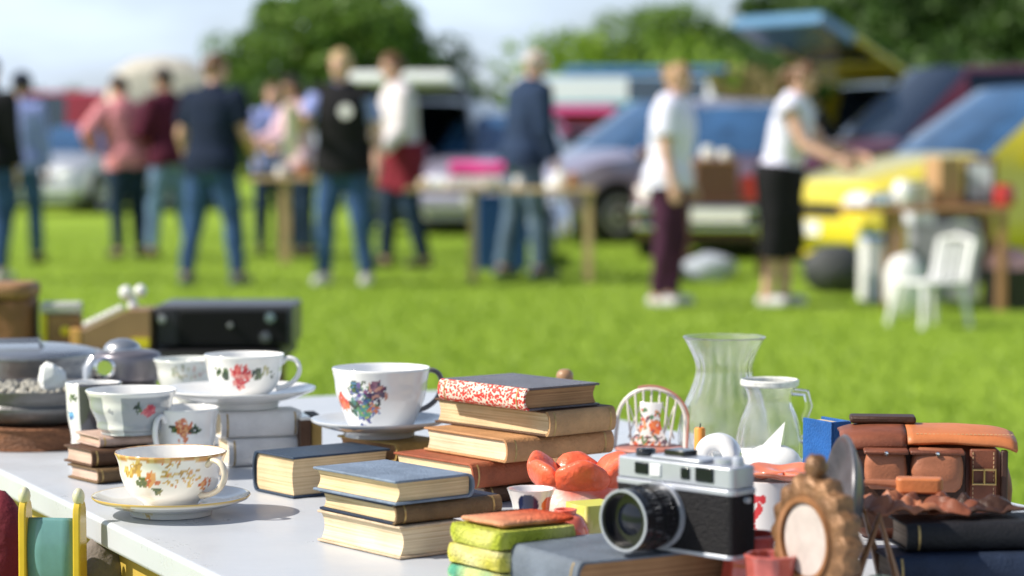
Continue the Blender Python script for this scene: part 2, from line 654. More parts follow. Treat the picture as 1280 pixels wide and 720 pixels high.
def car(label, x, y, heading, paint, L=4.0, W=1.72, H=1.45, hood=0.92, style='hatch', cat='car', name='parked_car',
        glass=None, roof=None, open_tail=None, chrome_bumper=False, hood_len=0.26, group='cars parked on the grass', tail_paint=None):
    """front at local -x. heading: angle of the front direction in the ground plane, radians"""
    glass = glass or glass_car
    t = thing(name, label, cat, (x + L / 2 * math.cos(heading), y + L / 2 * math.sin(heading), 0), heading + math.pi, group)
    hw = W / 2
    hl = hood_len * L
    st = []   # x, belt, top, hw_body, hw_top
    st.append((0.02, 0.52, 0.60, hw * 0.86, hw * 0.80))
    st.append((0.12, hood * 0.74, hood * 0.80, hw * 0.95, hw * 0.86))
    st.append((hl * 0.55, hood * 0.90, hood * 0.95, hw * 0.99, hw * 0.88))
    st.append((hl, hood * 0.97, hood + 0.03, hw, hw * 0.88))
    if style == 'van':
        sx, rx, rb = hl + 0.45, L - 0.12, L - 0.06
    elif style == 'estate':
        sx, rx, rb = hl + 0.75, L - 0.55, L - 0.12
    elif style == 'saloon':
        sx, rx, rb = hl + 0.72, L - 1.25, L - 0.72
    else:
        sx, rx, rb = hl + 0.78, L - 0.72, L - 0.16
    rw = hw * (0.86 if style == 'van' else 0.70)
    st.append((sx, hood, H - 0.03, hw, rw))
    bx = sx + (rx - sx) * 0.40
    st.append((bx, hood + 0.01, H, hw, rw))
    st.append((bx + 0.09, hood + 0.01, H, hw, rw))
    st.append((rx - 0.16, hood + 0.02, H - 0.01, hw, rw))
    st.append((rx, hood + 0.02, H - 0.04, hw, rw * 0.98))
    st.append((rb, hood + 0.02, hood + 0.08, hw * 0.97, hw * 0.84))
    st.append((L - 0.02, hood * 0.80, hood * 0.90 if style != 'saloon' else hood, hw * 0.93, hw * 0.82))
    rows = []
    for (sx_, belt, top, wb, wt) in st:
        half = [(wb * 0.90, 0.20), (wb, 0.34), (wb * 1.0, belt * 0.72), (wb * 0.97, belt), (wt, max(belt + 0.02, top - 0.05)), (wt * 0.86, top + 0.005), (wt * 0.45, top + 0.02)]
        ring = [(-a, b) for a, b in half] + [(0, top + 0.025)] + list(reversed(half))
        rows.append([(sx_, a, b) for a, b in ring])
    nv = len(rows[0])
    body = MB()
    allv = [p for r in rows for p in r]
    f_body, f_ws, f_rw = [], [], []
    side = {}
    for i in range(len(rows) - 1):
        for j in range(nv - 1):
            f = (i * nv + j, i * nv + j + 1, (i + 1) * nv + j + 1, (i + 1) * nv + j)
            jj = min(j, nv - 2 - j)
            if i == 3 and jj >= 4:
                f_ws.append(f)
            elif i == 8 and jj >= 4 and style != 'saloon' and not open_tail:
                f_rw.append(f)
            elif i == 8 and jj >= 4 and style == 'saloon':
                f_rw.append(f)
            elif jj == 3 and i in (4, 6) and not (style == 'van' and i == 6):
                side[(i, j > nv // 2)] = f
            else:
                if open_tail and i in (8, 9) and jj >= 4:
                    continue
                f_body.append(f)
    f_body.append(tuple(range(nv)))
    f_body.append(tuple((len(rows) - 1) * nv + k for k in range(nv - 1, -1, -1)))
    for i in range(len(rows) - 1):
        f_body.append((i * nv, (i + 1) * nv, (i + 1) * nv + nv - 1, i * nv + nv - 1))
    body.add(allv, f_body)
    # roof panel may carry its own colour
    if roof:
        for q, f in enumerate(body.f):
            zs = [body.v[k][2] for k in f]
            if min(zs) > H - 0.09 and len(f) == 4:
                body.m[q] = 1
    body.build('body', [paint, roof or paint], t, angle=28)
    def sub(faces, nm, m, par=t, inset=0.0):
        used = sorted({k for f in faces for k in f})
        ix = {k: q for q, k in enumerate(used)}
        return MB().add([allv[k] for k in used], [tuple(ix[k] for k in f) for f in faces]).build(nm, m, par)
    sub(f_ws, 'windscreen', glass)
    if f_rw:
        sub(f_rw, 'rear_window', glass)
    for f in side.values():
        sub([f], 'side_window', glass)
    MB().box((L * 0.52, 0, 0.62), (L * 0.5, W * 0.78, 0.55)).build('interior', seat_m, t)
    fb = chrome if chrome_bumper else paint
    if chrome_bumper:
        MB().box((0.0, 0, 0.47), (0.12, W * 0.94, 0.075)).box((0.0, 0, 0.31), (0.12, W * 0.90, 0.06)).build('front_bumper', fb, t, bevel=0.025, seg=3)
        MB().box((0.02, 0, 0.39), (0.06, W * 0.86, 0.09)).build('bumper_recess', black_trim, t)
    else:
        MB().box((0.0, 0, 0.40), (0.16, W * 0.94, 0.20)).build('front_bumper', fb, t, bevel=0.05, seg=3)
    MB().box((L, 0, 0.42), (0.16, W * 0.94, 0.20)).build('rear_bumper', fb, t, bevel=0.05, seg=3)
    MB().box((L / 2, 0, 0.19), (L * 0.86, W * 0.84, 0.16)).build('underbody_shade', black_trim, t)  # dark box added to deepen the shade beneath the car
    MB().box((0.03, 0, 0.56), (0.05, W * 0.46, 0.10)).build('grille', black_trim, t, bevel=0.01)
    for s in (-1, 1):
        MB().ball((0.08, s * hw * 0.66, 0.62), (0.09, 0.19, 0.085)).build('headlight', lamp_m, t)
        MB().box((L - 0.02, s * hw * 0.74, hood * 0.78), (0.08, 0.26, 0.16)).build('tail_light', tail_m, t, bevel=0.03)
        MB().ball((hl + 0.42, s * (hw + 0.10), hood + 0.06), (0.06, 0.11, 0.07)).build('wing_mirror', paint, t)
        for wx in (0.19 * L, 0.80 * L):
            w = MB()
            pr = [(0.0, -0.09), (0.27, -0.09), (0.305, -0.06), (0.31, 0.0), (0.305, 0.06), (0.27, 0.09), (0.0, 0.09)]
            ax = Matrix.Rotation(R(90), 3, 'X')
            tyre = MB().lathe(pr[1:-1], 28, (wx, s * (hw - 0.075), 0.31), axis=ax).build('wheel', tyre_m, t)
            rm = MB().lathe([(0.0, -0.095 * 1), (0.06, -0.10), (0.10, -0.085), (0.19, -0.095), (0.21, -0.08), (0.21, 0.08), (0.19, 0.095), (0.10, 0.085), (0.06, 0.10), (0.0, 0.095)], 20, (wx, s * (hw - 0.075), 0.31), axis=ax).build('rim', rim_m, tyre)
            MB().lathe([(0.36, -0.01), (0.37, 0.0), (0.36, 0.01)], 26, (wx, s * (hw - 0.012), 0.33), axis=ax).build('wheel_arch', black_trim, t)
    MB().box((-0.085, 0, 0.42), (0.012, 0.52, 0.11)).build('number_plate', plate_w, t)
    MB().box((L + 0.085, 0, 0.55), (0.012, 0.52, 0.11)).build('number_plate', plate_y, t)
    if open_tail:
        a, ln = open_tail          # raised angle over horizontal, length
        hx, hz = rx - 0.02, H + 0.0
        dx, dz = math.cos(a), math.sin(a)
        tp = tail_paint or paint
        rotm = Matrix.Rotation(-a, 3, 'Y')
        def P(u, v, w):
            q = rotm @ Vector((u, 0, w))
            return (hx + q.x, v, hz + q.z)
        m = MB()
        nu = 10
        fr = [(0.0, 1.0), (0.12, 1.0), (0.5, 0.98), (0.92, 0.95), (1.0, 0.9)]
        def strip(mb, u0, u1, v0, v1, w0, w1):
            vs = [P(u0, v0, w0), P(u1, v0, w0), P(u1, v1, w0), P(u0, v1, w0), P(u0, v0, w1), P(u1, v0, w1), P(u1, v1, w1), P(u0, v1, w1)]
            mb.add(vs, [(0, 3, 2, 1), (4, 5, 6, 7), (0, 1, 5, 4), (1, 2, 6, 5), (2, 3, 7, 6), (3, 0, 4, 7)])
        g0 = hw * 0.78
        strip(m, 0.0, ln * 0.30, -g0, g0, 0.0, 0.07)
        strip(m, ln * 0.301, ln * 0.649, -g0, -g0 + 0.10, 0.0, 0.07)
        strip(m, ln * 0.301, ln * 0.649, g0 - 0.10, g0, 0.0, 0.07)
        tg = m.build('tailgate', paint if tail_paint else paint, t, bevel=0.02)
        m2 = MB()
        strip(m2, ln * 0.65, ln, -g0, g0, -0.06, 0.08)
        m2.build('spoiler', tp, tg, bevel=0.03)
        q = MB()
        strip(q, ln * 0.30, ln * 0.65, -g0 + 0.10, g0 - 0.10, 0.02, 0.035)
        q.build('rear_window', glass, tg)
        for s in (-1, 1):
            MB().tube([P(0.45, s * (g0 - 0.05), 0.0), (hx + 0.12, s * g0 * 0.96, hood + 0.25)], 0.012, 6).build('strut', black_trim, tg)
    return t

P_silver = mat('paint_silver', (0.52, 0.54, 0.60), 0.28, 0.35, var=0.05, coat=1)
P_lav = mat('paint_lavender_grey', (0.40, 0.38, 0.52), 0.3, 0.3, var=0.06, coat=1)
P_red = mat('paint_red', (0.50, 0.015, 0.035), 0.3, var=0.08, coat=1)
P_dark = mat('paint_dark', (0.012, 0.022, 0.035), 0.28, var=0.1, coat=1)
P_white = mat('paint_white', (0.74, 0.77, 0.80), 0.3, var=0.05, coat=1)
P_blue = mat('paint_blue', (0.06, 0.20, 0.45), 0.28, var=0.08, coat=1)
P_teal = mat('paint_teal', (0.03, 0.30, 0.33), 0.3, var=0.08, coat=1)
P_pink = mat('paint_pink', (0.66, 0.07, 0.24), 0.3, var=0.06, coat=1)
P_maroon = mat('paint_maroon', (0.085, 0.014, 0.028), 0.28, var=0.08, coat=1)
P_brown = mat('paint_brown', (0.10, 0.03, 0.025), 0.3, var=0.1, coat=1)
P_yellow = mat('paint_yellow', (0.66, 0.56, 0.03), 0.28, var=0.05, coat=1)
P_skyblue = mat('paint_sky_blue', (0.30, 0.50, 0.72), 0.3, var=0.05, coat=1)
cream_m = mat('cream_shell', (0.52, 0.49, 0.42), 0.5, var=0.08)

def dirv(ax, ay):
    return math.atan2(ay, ax)
# left: silver car facing the camera, red van behind, cream caravan
car('silver car with rounded bonnet facing the field, behind the man in the pale lavender shirt', bgx(108, 40), 40.2, dirv(-0.3, -1), P_silver, L=4.0, W=1.7, H=1.42, glass=glass_sky)
car('red van with a high roof parked behind the silver car', bgx(60, 47), 47.0, dirv(-1, -0.25), P_red, L=4.6, W=1.85, H=2.12, hood=1.15, style='van', cat='van', name='parked_van', hood_len=0.2)
# dark estate with tailgate, behind white shirt man
car('dark estate car with its tailgate raised behind the white shirted man', bgx(568, 31), 31.5, dirv(0.25, 1), P_dark, L=4.3, W=1.75, H=1.62, style='estate', open_tail=(R(14), 1.1), tail_paint=P_white)
car('pale blue grey hatchback with sloping bonnet, half hidden by the man in the navy jacket', bgx(632, 30), 30.3, dirv(-0.12, -1), P_lav, L=3.9, H=1.45, glass=glass_sky)
car('white campervan with a pale blue roof at the rear of the row', bgx(805, 43), 44, dirv(1, -0.1), P_white, L=4.8, W=1.9, H=2.35, hood=1.2, style='van', cat='van', name='campervan', roof=P_skyblue, hood_len=0.16)
_v = [o for o in bpy.data.objects if o.name == 'campervan'][0]
MB().box((2.3, 0, 2.35 + 0.09), (2.9, 1.5, 0.12)).build('pop_top', P_blue, _v, bevel=0.03)
car('teal van behind the bright pink car', bgx(800, 39), 40, dirv(1, -0.1), P_teal, L=4.2, W=1.8, H=1.80, hood=1.0, style='van', hood_len=0.24)
car('bright pink small car with its tailgate up, behind the silver lavender hatchback', bgx(728, 35), 36.4, dirv(0.1, 1), P_pink, L=3.5, W=1.65, H=1.32, open_tail=(R(16), 0.95), tail_paint=P_pink)
# silver lavender hatch in centre right
car('silver lavender hatchback facing the blue topped table, pale sky tint in its windscreen', bgx(838, 27.5), 27.6, dirv(-0.85, -0.5), P_lav, L=4.1, W=1.75, H=1.58, glass=glass_sky, hood=0.98)
# dark brown classic with chrome bumper
car('dark brown old saloon with two chrome bumpers, nose on, behind the woman in black shorts', bgx(945, 24), 24.2, dirv(-0.25, -1), P_brown, L=4.3, W=1.75, H=1.46, style='saloon', chrome_bumper=True, glass=glass_sky)
car('tall maroon people carrier with a blue sheen on its roof behind the yellow car', bgx(1215, 23.5), 23.8, dirv(-0.95, -0.30), P_maroon, L=4.6, W=1.8, H=1.84, hood=1.10, style='estate', glass=glass_dark)
car('yellow hatchback with its tailgate raised high, parked beyond the maroon car', bgx(1192, 27.2), 27.4, dirv(0.80, 0.60), P_yellow, L=4.0, W=1.75, H=1.74, style='hatch', open_tail=(R(24), 1.6), roof=P_skyblue, tail_paint=mat('sky_reflection_blue', (0.10, 0.24, 0.42), 0.3, 0.2, coat=1))  # tailgate tip coloured blue to stand for the sky reflected on it
car('bright yellow car facing the white chair, blue sky tint in its windscreen', bgx(1292, 19.6), 19.6, dirv(-0.95, -0.40), P_yellow, L=4.1, W=1.72, H=1.54, hood=0.95, glass=glass_sky)

# cream caravan far left
t = thing('caravan', 'cream caravan with a domed roof behind the man in pink', 'caravan', (bgx(203, 44), 44, 0), 0.15)
b = MB()
rows = []
for yy, sc in ((-1.9, 0.72), (-1.75, 0.88), (-1.2, 0.98), (0, 1.0), (1.2, 0.98), (1.9, 0.8)):
    rows.append([(x_, yy, 0.45 + z_ * sc) for x_, z_ in ((-1.0, 0), (-1.02, 0.8), (-1.0, 1.5), (-0.85, 1.95), (-0.5, 2.2), (0, 2.27), (0.5, 2.2), (0.85, 1.95), (1.0, 1.5), (1.02, 0.8), (1.0, 0))])
b.grid(rows)
n0 = len(rows[0])
b.f += [tuple(range(n0)), tuple(5 * n0 + k for k in range(n0 - 1, -1, -1))]
b.m += [0, 0]
b.build('shell', cream_m, t)
MB().box((0, -1.86, 1.75), (1.2, 0.06, 0.5)).build('window', glass_car, t, bevel=0.03)
for s in (-1, 1):
    MB().lathe([(0.2, -0.08), (0.3, -0.07), (0.3, 0.07), (0.2, 0.08)], 20, (s * 0.9, 0.2, 0.3), axis=Matrix.Rotation(R(90), 3, 'Y')).build('wheel', tyre_m, t)
MB().tube([(0, -1.8, 0.5), (0, -2.6, 0.5), (0, -2.7, 0.0)], 0.04, 8).build('drawbar', black_trim, t)

# ------------------------------------------------------------------ people
def cone_mesh(mb, a, b, ra, rb, n=14):
    a, b = Vector(a), Vector(b)
    d = (b - a)
    ln = d.length
    if ln < 1e-6:
        return
    q = d.normalized().to_track_quat('Z', 'Y').to_matrix()
    prof = []
    for k in range(5):
        t = math.pi / 2 * k / 4
        prof.append((max(ra * math.sin(t), 1e-4), -ra * math.cos(t)))
    for k in range(5):
        t = math.pi / 2 * k / 4
        prof.append((max(rb * math.cos(t), 1e-4), ln + rb * math.sin(t)))
    mb.lathe(prof, n, a, axis=q)

def person(label, px, py, H, rz, shirt, legs, shoes, hair, skin, pose=None, hair_style='short', fem=False, cap=None,
           sleeve='long', leg_end=0.97, apron=None, vest=None, build=1.0, leg_off=0.02, voxel=0.0115, shirt_off=0.018, group='people browsing the sale'):
    pose = pose or {}
    loc = T(px, py, 0.0)
    k = H / 1.75
    root = thing('person', label, 'person', (loc.x, loc.y, 0), rz, group)
    lean = R(pose.get('lean', 3))
    tilt = R(pose.get('tilt', 0))
    Ml = Matrix.Rotation(tilt, 3, 'Y') @ Matrix.Rotation(lean, 3, 'X')
    piv = Vector((0, 0, 0.93))
    def up(p):
        return piv + Ml @ (Vector(p) - piv)
    prims = []
    mb = MB()
    def cone(a, b, ra, rb, tg):
        a, b = Vector(a), Vector(b)
        cone_mesh(mb, a, b, ra, rb)
        prims.append((tg, np.array(a), np.array(b), ra, rb))
    # torso loft
    sec = [(0.80, 0.09, 0.085, 0.0), (0.86, 0.155, 0.115, 0.01), (0.95, 0.172, 0.122, 0.012), (1.05, 0.150, 0.105, 0.0), (1.15, 0.152, 0.108, -0.005),
           (1.27, 0.170, 0.118, -0.008), (1.37, 0.178, 0.108, 0.0), (1.43, 0.150, 0.085, 0.008), (1.475, 0.085, 0.065, 0.012), (1.50, 0.055, 0.055, 0.012)]
    if fem:
        sec = [(z, rx * (1.03 if z < 1 else 0.86), ry * (1.0 if z < 1 else 0.95), yo) for z, rx, ry, yo in sec]
    P = []
    for z, rx, ry, yo in sec:
        row = []
        for j in range(20):
            a = 2 * math.pi * j / 20
            p = Vector((rx * build * math.copysign(abs(math.cos(a)) ** 0.85, math.cos(a)), ry * build * math.sin(a) + yo, z))
            row.append(up(p) if z > 0.93 else p)
        P.append(row)
    o = len(mb.v)
    mb.grid(P, False, True)
    mb.f.append(tuple(o + j for j in range(19, -1, -1)))
    mb.m.append(0)
    mb.f.append(tuple(o + 9 * 20 + j for j in range(20)))
    mb.m.append(0)
    for z0, z1, r in ((0.84, 0.98, 0.15), (0.98, 1.2, 0.14), (1.2, 1.42, 0.15)):
        for sx in (-0.06, 0.06):
            a, b_ = up((sx, 0, z0)) if z0 > 0.93 else Vector((sx, 0, z0)), up((sx, 0, z1))
            prims.append(('torso_low' if z1 < 1.0 else 'torso', np.array(a), np.array(b_), r * 0.8, r * 0.8))
    # neck and head
    nb, nh = up((0, 0.012, 1.46)), up((0, -0.005, 1.56))
    cone(nb, nh, 0.058, 0.052, 'neck')
    hc = up((0, -0.018, 1.645))
    yaw, nod = R(pose.get('yaw', 0)), R(pose.get('nod', 5))
    Mh = Ml @ Matrix.Rotation(yaw, 3, 'Z') @ Matrix.Rotation(nod, 3, 'X')
    def hp(p):
        return hc + Mh @ Vector(p)
    mb.ball(hc, (0.074, 0.092, 0.108), 14, 20, rot=Mh)
    mb.ball(hp((0, -0.028, -0.055)), (0.055, 0.062, 0.062), 10, 16, rot=Mh)
    prims.append(('head', np.array(hp((0, 0, 0.02))), np.array(hp((0, -0.02, -0.05))), 0.085, 0.065))
    cone_mesh(mb, hp((0, -0.088, 0.015)), hp((0, -0.106, -0.022)), 0.009, 0.014, 8)
    for s in (-1, 1):
        mb.ball(hp((s * 0.077, 0.005, -0.008)), (0.010, 0.020, 0.032), 6, 10, rot=Mh)
    # arms
    hands = {}
    for s, key in ((1, 'p'), (-1, 'n')):
        ua, fa = pose.get('arm_' + key, ((s * 0.16, 0.03, -1), (s * 0.02, -0.22, -1)))
        sh = up((s * (0.165 if not fem else 0.145) * build, 0.005, 1.415))
        el = sh + Vector(ua).normalized() * 0.285
        wr = el + Vector(fa).normalized() * 0.25
        cone(sh, el, 0.056 * build, 0.043 * build, 'arm_u_' + key)
        cone(el, wr, 0.043 * build, 0.030, 'arm_f_' + key)
        d = Vector(fa).normalized()
        lat = d.cross(Vector((s, 0, 0.15)))
        if lat.length < 0.2:
            lat = d.cross(Vector((0, 1, 0)))
        lat.normalize()
        pn = lat.cross(d) * s
        palm = wr + d * 0.05
        q = Matrix((lat, pn, d)).transposed()
        mb.ball(palm, (0.040, 0.017, 0.055), 8, 12, rot=q)
        prims.append(('hand_' + key, np.array(wr + d * 0.02), np.array(wr + d * 0.17), 0.045, 0.03))
        for fi, (off, ln_) in enumerate(((-0.031, 0.066), (-0.0105, 0.078), (0.0105, 0.074), (0.031, 0.058))):
            a0 = palm + lat * off + d * 0.03
            a1 = a0 + (d + lat * off * 3 - pn * 0.15 * s).normalized() * ln_ * 0.6
            a2 = a1 + (d * 0.8 - pn * 0.5 * s).normalized() * ln_ * 0.55
            cone_mesh(mb, a0, a1, 0.0095, 0.009, 8)
            cone_mesh(mb, a1, a2, 0.009, 0.0075, 8)
        t0 = wr + d * 0.025 - lat * 0.025
        t1 = t0 + (d * 0.6 - lat * 0.8 - pn * 0.2 * s).normalized() * 0.045
        t2 = t1 + (d * 0.9 - lat * 0.2 - pn * 0.3 * s).normalized() * 0.035
        cone_mesh(mb, t0, t1, 0.013, 0.010, 8)
        cone_mesh(mb, t1, t2, 0.010, 0.009, 8)
        hands[key] = palm + d * 0.05
    # legs
    for s, key in ((1, 'p'), (-1, 'n')):
        fx, fy = pose.get('foot_' + key, (s * 0.11, 0.0))
        toe = R(pose.get('toe', 10)) * s
        hip = Vector((s * 0.088, 0.01, 0.88))
        ank = Vector((fx, fy + 0.03, 0.085))
        kn = (hip + ank) / 2 + Vector((s * 0.01, -0.035, 0.01)) * pose.get('knee', 1.0)
        cone(hip, kn, 0.088 * build, 0.060, 'leg_u_' + key)
        cone(kn, ank, 0.060, 0.040, 'leg_l_' + key)
        td = Vector((math.sin(toe), -math.cos(toe), 0))
        heel = ank + Vector((0, 0, -0.045)) - td * 0.035
        ball_ = ank + Vector((0, 0, -0.050)) + td * 0.13
        cone(heel, ball_, 0.040, 0.035, 'foot_' + key)
    # remesh to one body
    me = bpy.data.meshes.new('tmp')
    me.from_pydata([tuple(v) for v in mb.v], [], mb.f)
    ob = bpy.data.objects.new('tmp', me)
    COL.objects.link(ob)
    md = ob.modifiers.new('r', 'REMESH')
    md.mode = 'VOXEL'
    md.voxel_size = voxel
    md.use_smooth_shade = True
    ms = ob.modifiers.new('s', 'SMOOTH')
    ms.iterations = 3
    ms.factor = 0.5
    dg = bpy.context.evaluated_depsgraph_get()
    bme = bpy.data.meshes.new_from_object(ob.evaluated_get(dg), depsgraph=dg)
    bpy.data.objects.remove(ob)
    nV = len(bme.vertices)
    co = np.empty(nV * 3)
    bme.vertices.foreach_get('co', co)
    co = co.reshape(-1, 3)
    nrm = np.empty(nV * 3)
    bme.vertices.foreach_get('normal', nrm)
    nrm = nrm.reshape(-1, 3)
    D, TT = [], []
    for tg, a, b_, ra, rb in prims:
        ab = b_ - a
        t_ = np.clip(((co - a) @ ab) / max(ab @ ab, 1e-9), 0, 1)
        traw = ((co - a) @ ab) / max(ab @ ab, 1e-9)
        dist = np.linalg.norm(co - (a + t_[:, None] * ab), axis=1) - (ra + (rb - ra) * t_)
        D.append(dist)
        TT.append(traw)
    D = np.array(D)
    TT = np.array(TT)
    own = D.argmin(0)
    tt = TT[own, np.arange(nV)]
    tags = np.array([p[0] for p in prims])[own]
    bme.name = 'body'
    bme.materials.clear()
    bme.materials.append(skin)
    for p_ in bme.polygons:
        p_.use_smooth = True
    body = bpy.data.objects.new('body', bme)
    COL.objects.link(body)
    body.parent = root
    polys = [tuple(p_.vertices) for p_ in bme.polygons]
    def garment(name, m, mask, off, seed, fold=0.007, freq=9.0):
        sel = [f for f in polys if all(mask[i] for i in f)]
        if not sel:
            return None
        used = sorted({i for f in sel for i in f})
        ix = {i: q for q, i in enumerate(used)}
        vs = []
        offs = off if not np.isscalar(off) else np.full(nV, off)
        for i in used:
            p = co[i]
            f = fold * (fn((p[0], p[1], p[2] * 0.55), freq, seed) + 0.5 * fn(p, freq * 2.3, seed + 3))
            vs.append(tuple(p + nrm[i] * (offs[i] + f)))
        fs = [tuple(ix[i] for i in f) for f in sel]
        ec = {}
        for f in fs:
            for a, b_ in zip(f, f[1:] + f[:1]):
                ec[(a, b_)] = 1
        bd = [(a, b_) for (a, b_) in ec if (b_, a) not in ec]
        inner = {}
        for a, b_ in bd:
            for q in (a, b_):
                if q not in inner:
                    inner[q] = len(vs)
                    i = used[q]
                    vs.append(tuple(co[i] + nrm[i] * 0.001))
        fs2 = fs + [(b_, a, inner[a], inner[b_]) for a, b_ in bd]
        o_ = MB().add(vs, fs2).build(name, m, root, angle=70)
        return o_
    isu = np.char.startswith(tags.astype(str), 'arm_u')
    isf = np.char.startswith(tags.astype(str), 'arm_f')
    tor = (tags == 'torso') | (tags == 'torso_low')
    zl = co[:, 2]
    # height along the leaned torso
    if sleeve == 'long':
        arm = isu | (isf & (tt < 0.93))
    elif sleeve == 'short':
        arm = isu & (tt < 0.72)
    elif sleeve == 'rolled':
        arm = isu | (isf & (tt < 0.12))
    else:
        arm = isu & (tt < 0.06)
    legm = np.zeros(nV, bool)
    for key in 'pn':
        legm |= (tags == 'leg_u_' + key)
        legm |= (tags == 'leg_l_' + key) & (tt < leg_end)
    hipband = tor & (zl < 1.0)
    garment('trousers' if leg_end > 0.6 else 'shorts', legs, legm | hipband, leg_off, 1, fold=0.010)
    up_leg = np.char.startswith(tags.astype(str), 'leg_u') & (zl > 0.84)
    hem = np.clip((1.05 - zl) * 0.06, 0, 0.02)
    sm = (tor & (zl > 0.86)) | arm | up_leg | ((tags == 'neck') & (tt < 0.15))
    garment('shirt', shirt, sm, shirt_off + 0.008 + hem, 2, fold=0.009, freq=8)
    if vest:
        garment('vest', vest, (tor & (zl > 0.84)) | (isu & (tt < 0.10)) | up_leg, 0.042 + hem, 5, fold=0.004)
    if apron:
        ap = ((tor & (zl < 1.02)) | (np.char.startswith(tags.astype(str), 'leg_u') & (tt < 0.62)))
        garment('apron', apron, ap, 0.048, 6, fold=0.006)
    for key in 'pn':
        garment('shoe', shoes, tags == 'foot_' + key, 0.008, 8, fold=0.0)
    # hair
    hm = MB()
    rows, keep = [], []
    nu, nvv = 22, 32
    rngs = 0
    for i in range(nu + 1):
        th = math.pi * i / nu
        row = []
        for j in range(nvv):
            a = 2 * math.pi * j / nvv
            n_ = Vector((math.sin(th) * math.cos(a), math.sin(th) * math.sin(a), math.cos(th)))
            pz = fn(n_, 4.5, len(label)) * 0.012 + fn(n_, 11, len(label)) * 0.006
            r_ = Vector((0.083, 0.100, 0.116)) * 1.0
            p = Vector((n_.x * (r_.x + pz), n_.y * (r_.y + pz) + 0.006, n_.z * (r_.z + pz) + 0.004))
            if hair_style in ('bob', 'long') and n_.z < 0.1 and n_.y > -0.35:
                p.z -= (0.1 - n_.z) * (0.05 if hair_style == 'bob' else 0.16)
                p.y += 0.012
            row.append(hp(p))
        rows.append(row)
    fs = []
    for i in range(nu):
        for j in range(nvv):
            th = math.pi * (i + 0.5) / nu
            a = 2 * math.pi * (j + 0.5) / nvv
            nx, ny, nz_ = math.sin(th) * math.cos(a), math.sin(th) * math.sin(a), math.cos(th)
            face_y = -0.30
            line = 0.52 if ny < face_y else (-0.55 if ny > 0.1 else (0.0 if hair_style == 'short' else -0.45))
            if hair_style == 'bald':
                line = 2 if (ny < 0.15 or nz_ > 0.55) else -0.4
            if hair_style in ('bob', 'long') and ny > face_y:
                line = -0.8
            if nz_ > line:
                fs.append((i * nvv + j, i * nvv + (j + 1) % nvv, (i + 1) * nvv + (j + 1) % nvv, (i + 1) * nvv + j))
    vs = [p for r_ in rows for p in r_]
    nv0 = len(vs)
    ec = {}
    for f in fs:
        for a, b_ in zip(f, f[1:] + f[:1]):
            ec[(a, b_)] = 1
    bd = [(a, b_) for (a, b_) in ec if (b_, a) not in ec]
    inn = {}
    for a, b_ in bd:
        for q in (a, b_):
            if q not in inn:
                inn[q] = len(vs)
                vs.append(hc + (vs[q] - hc) * 0.84)
    fs += [(b_, a, inn[a], inn[b_]) for a, b_ in bd]
    used = sorted({i for f in fs for i in f})
    ix = {i: q for q, i in enumerate(used)}
    hm.add([vs[i] for i in used], [tuple(ix[i] for i in f) for f in fs])
    if hair_style == 'bun':
        hm.ball(hp((0, 0.112, 0.02)), (0.035, 0.035, 0.04), 8, 12)
    if hair_style == 'pony':
        hm.tube([hp((0, 0.095, 0.03)), hp((0, 0.135, 0.0)), hp((0, 0.135, -0.08)), hp((0.01, 0.115, -0.15))], [0.02, 0.03, 0.026, 0.008], 10)
    hm.build('hair', hair, root)
    # features
    for s in (-1, 1):
        MB().ball(hp((s * 0.031, -0.083, 0.008)), (0.012, 0.008, 0.008), 6, 10, rot=Mh).build('eye', eye_m, root)
        MB().tube([hp((s * 0.045, -0.082, 0.027)), hp((s * 0.03, -0.091, 0.032)), hp((s * 0.014, -0.092, 0.028))], 0.005, 6).build('eyebrow', hair, root)
    MB().tube([hp((-0.024, -0.080, -0.058)), hp((0, -0.089, -0.056)), hp((0.024, -0.080, -0.058))], [0.003, 0.006, 0.003], 8).build('mouth', lip_m, root)
    if cap:
        cm = MB()
        rr = []
        for i in range(8):
            th = math.pi * 0.5 * i / 7
            rr.append([hp((0.098 * math.sin(th) * math.cos(a), 0.115 * math.sin(th) * math.sin(a), 0.03 + 0.105 * math.cos(th))) for a in [2 * math.pi * j / 24 for j in range(24)]])
        cm.grid(rr, False, True)
        pk = [[hp((0.085 * math.cos(a) * (1 if q == 0 else 0.9), -0.09 * abs(math.sin(a)) - (0.0 if q == 0 else 0.085 * math.sin(a)), 0.032 - 0.012 * q)) for a in [math.pi * j / 10 for j in range(11)]] for q in (0, 1)]
        cm.grid(pk)
        cm.build('cap', cap, root)
    root.scale = (k, k, k)
    return root, hands, k

eye_m = mat('eye', (0.05, 0.04, 0.035), 0.15)
lip_m = mat('lip', (0.40, 0.14, 0.12), 0.5)
skin_a = mat('skin_fair', (0.64, 0.39, 0.30), 0.5, var=0.1, scale=20, sub=0.05)
skin_b = mat('skin_tan', (0.52, 0.30, 0.21), 0.5, var=0.1, scale=20, sub=0.05)
skin_c = mat('skin_brown', (0.25, 0.13, 0.085), 0.5, var=0.1, scale=20, sub=0.05)
def cloth(nm, c, var=0.18, b=0.4):
    return mat('cloth_' + nm, c, 0.9, var=var, scale=9, bump=b, bscale=40, spec=0.2)
hair_dk = mat('hair_dark', (0.025, 0.017, 0.013), 0.5, var=0.4, scale=40, stretch=(1, 1, 0.3))
hair_br = mat('hair_brown', (0.13, 0.065, 0.03), 0.5, var=0.4, scale=40, stretch=(1, 1, 0.3))
hair_lb = mat('hair_light_brown', (0.33, 0.20, 0.10), 0.5, var=0.35, scale=40, stretch=(1, 1, 0.3))
hair_bl = mat('hair_blonde', (0.52, 0.37, 0.19), 0.5, var=0.35, scale=40, stretch=(1, 1, 0.3))
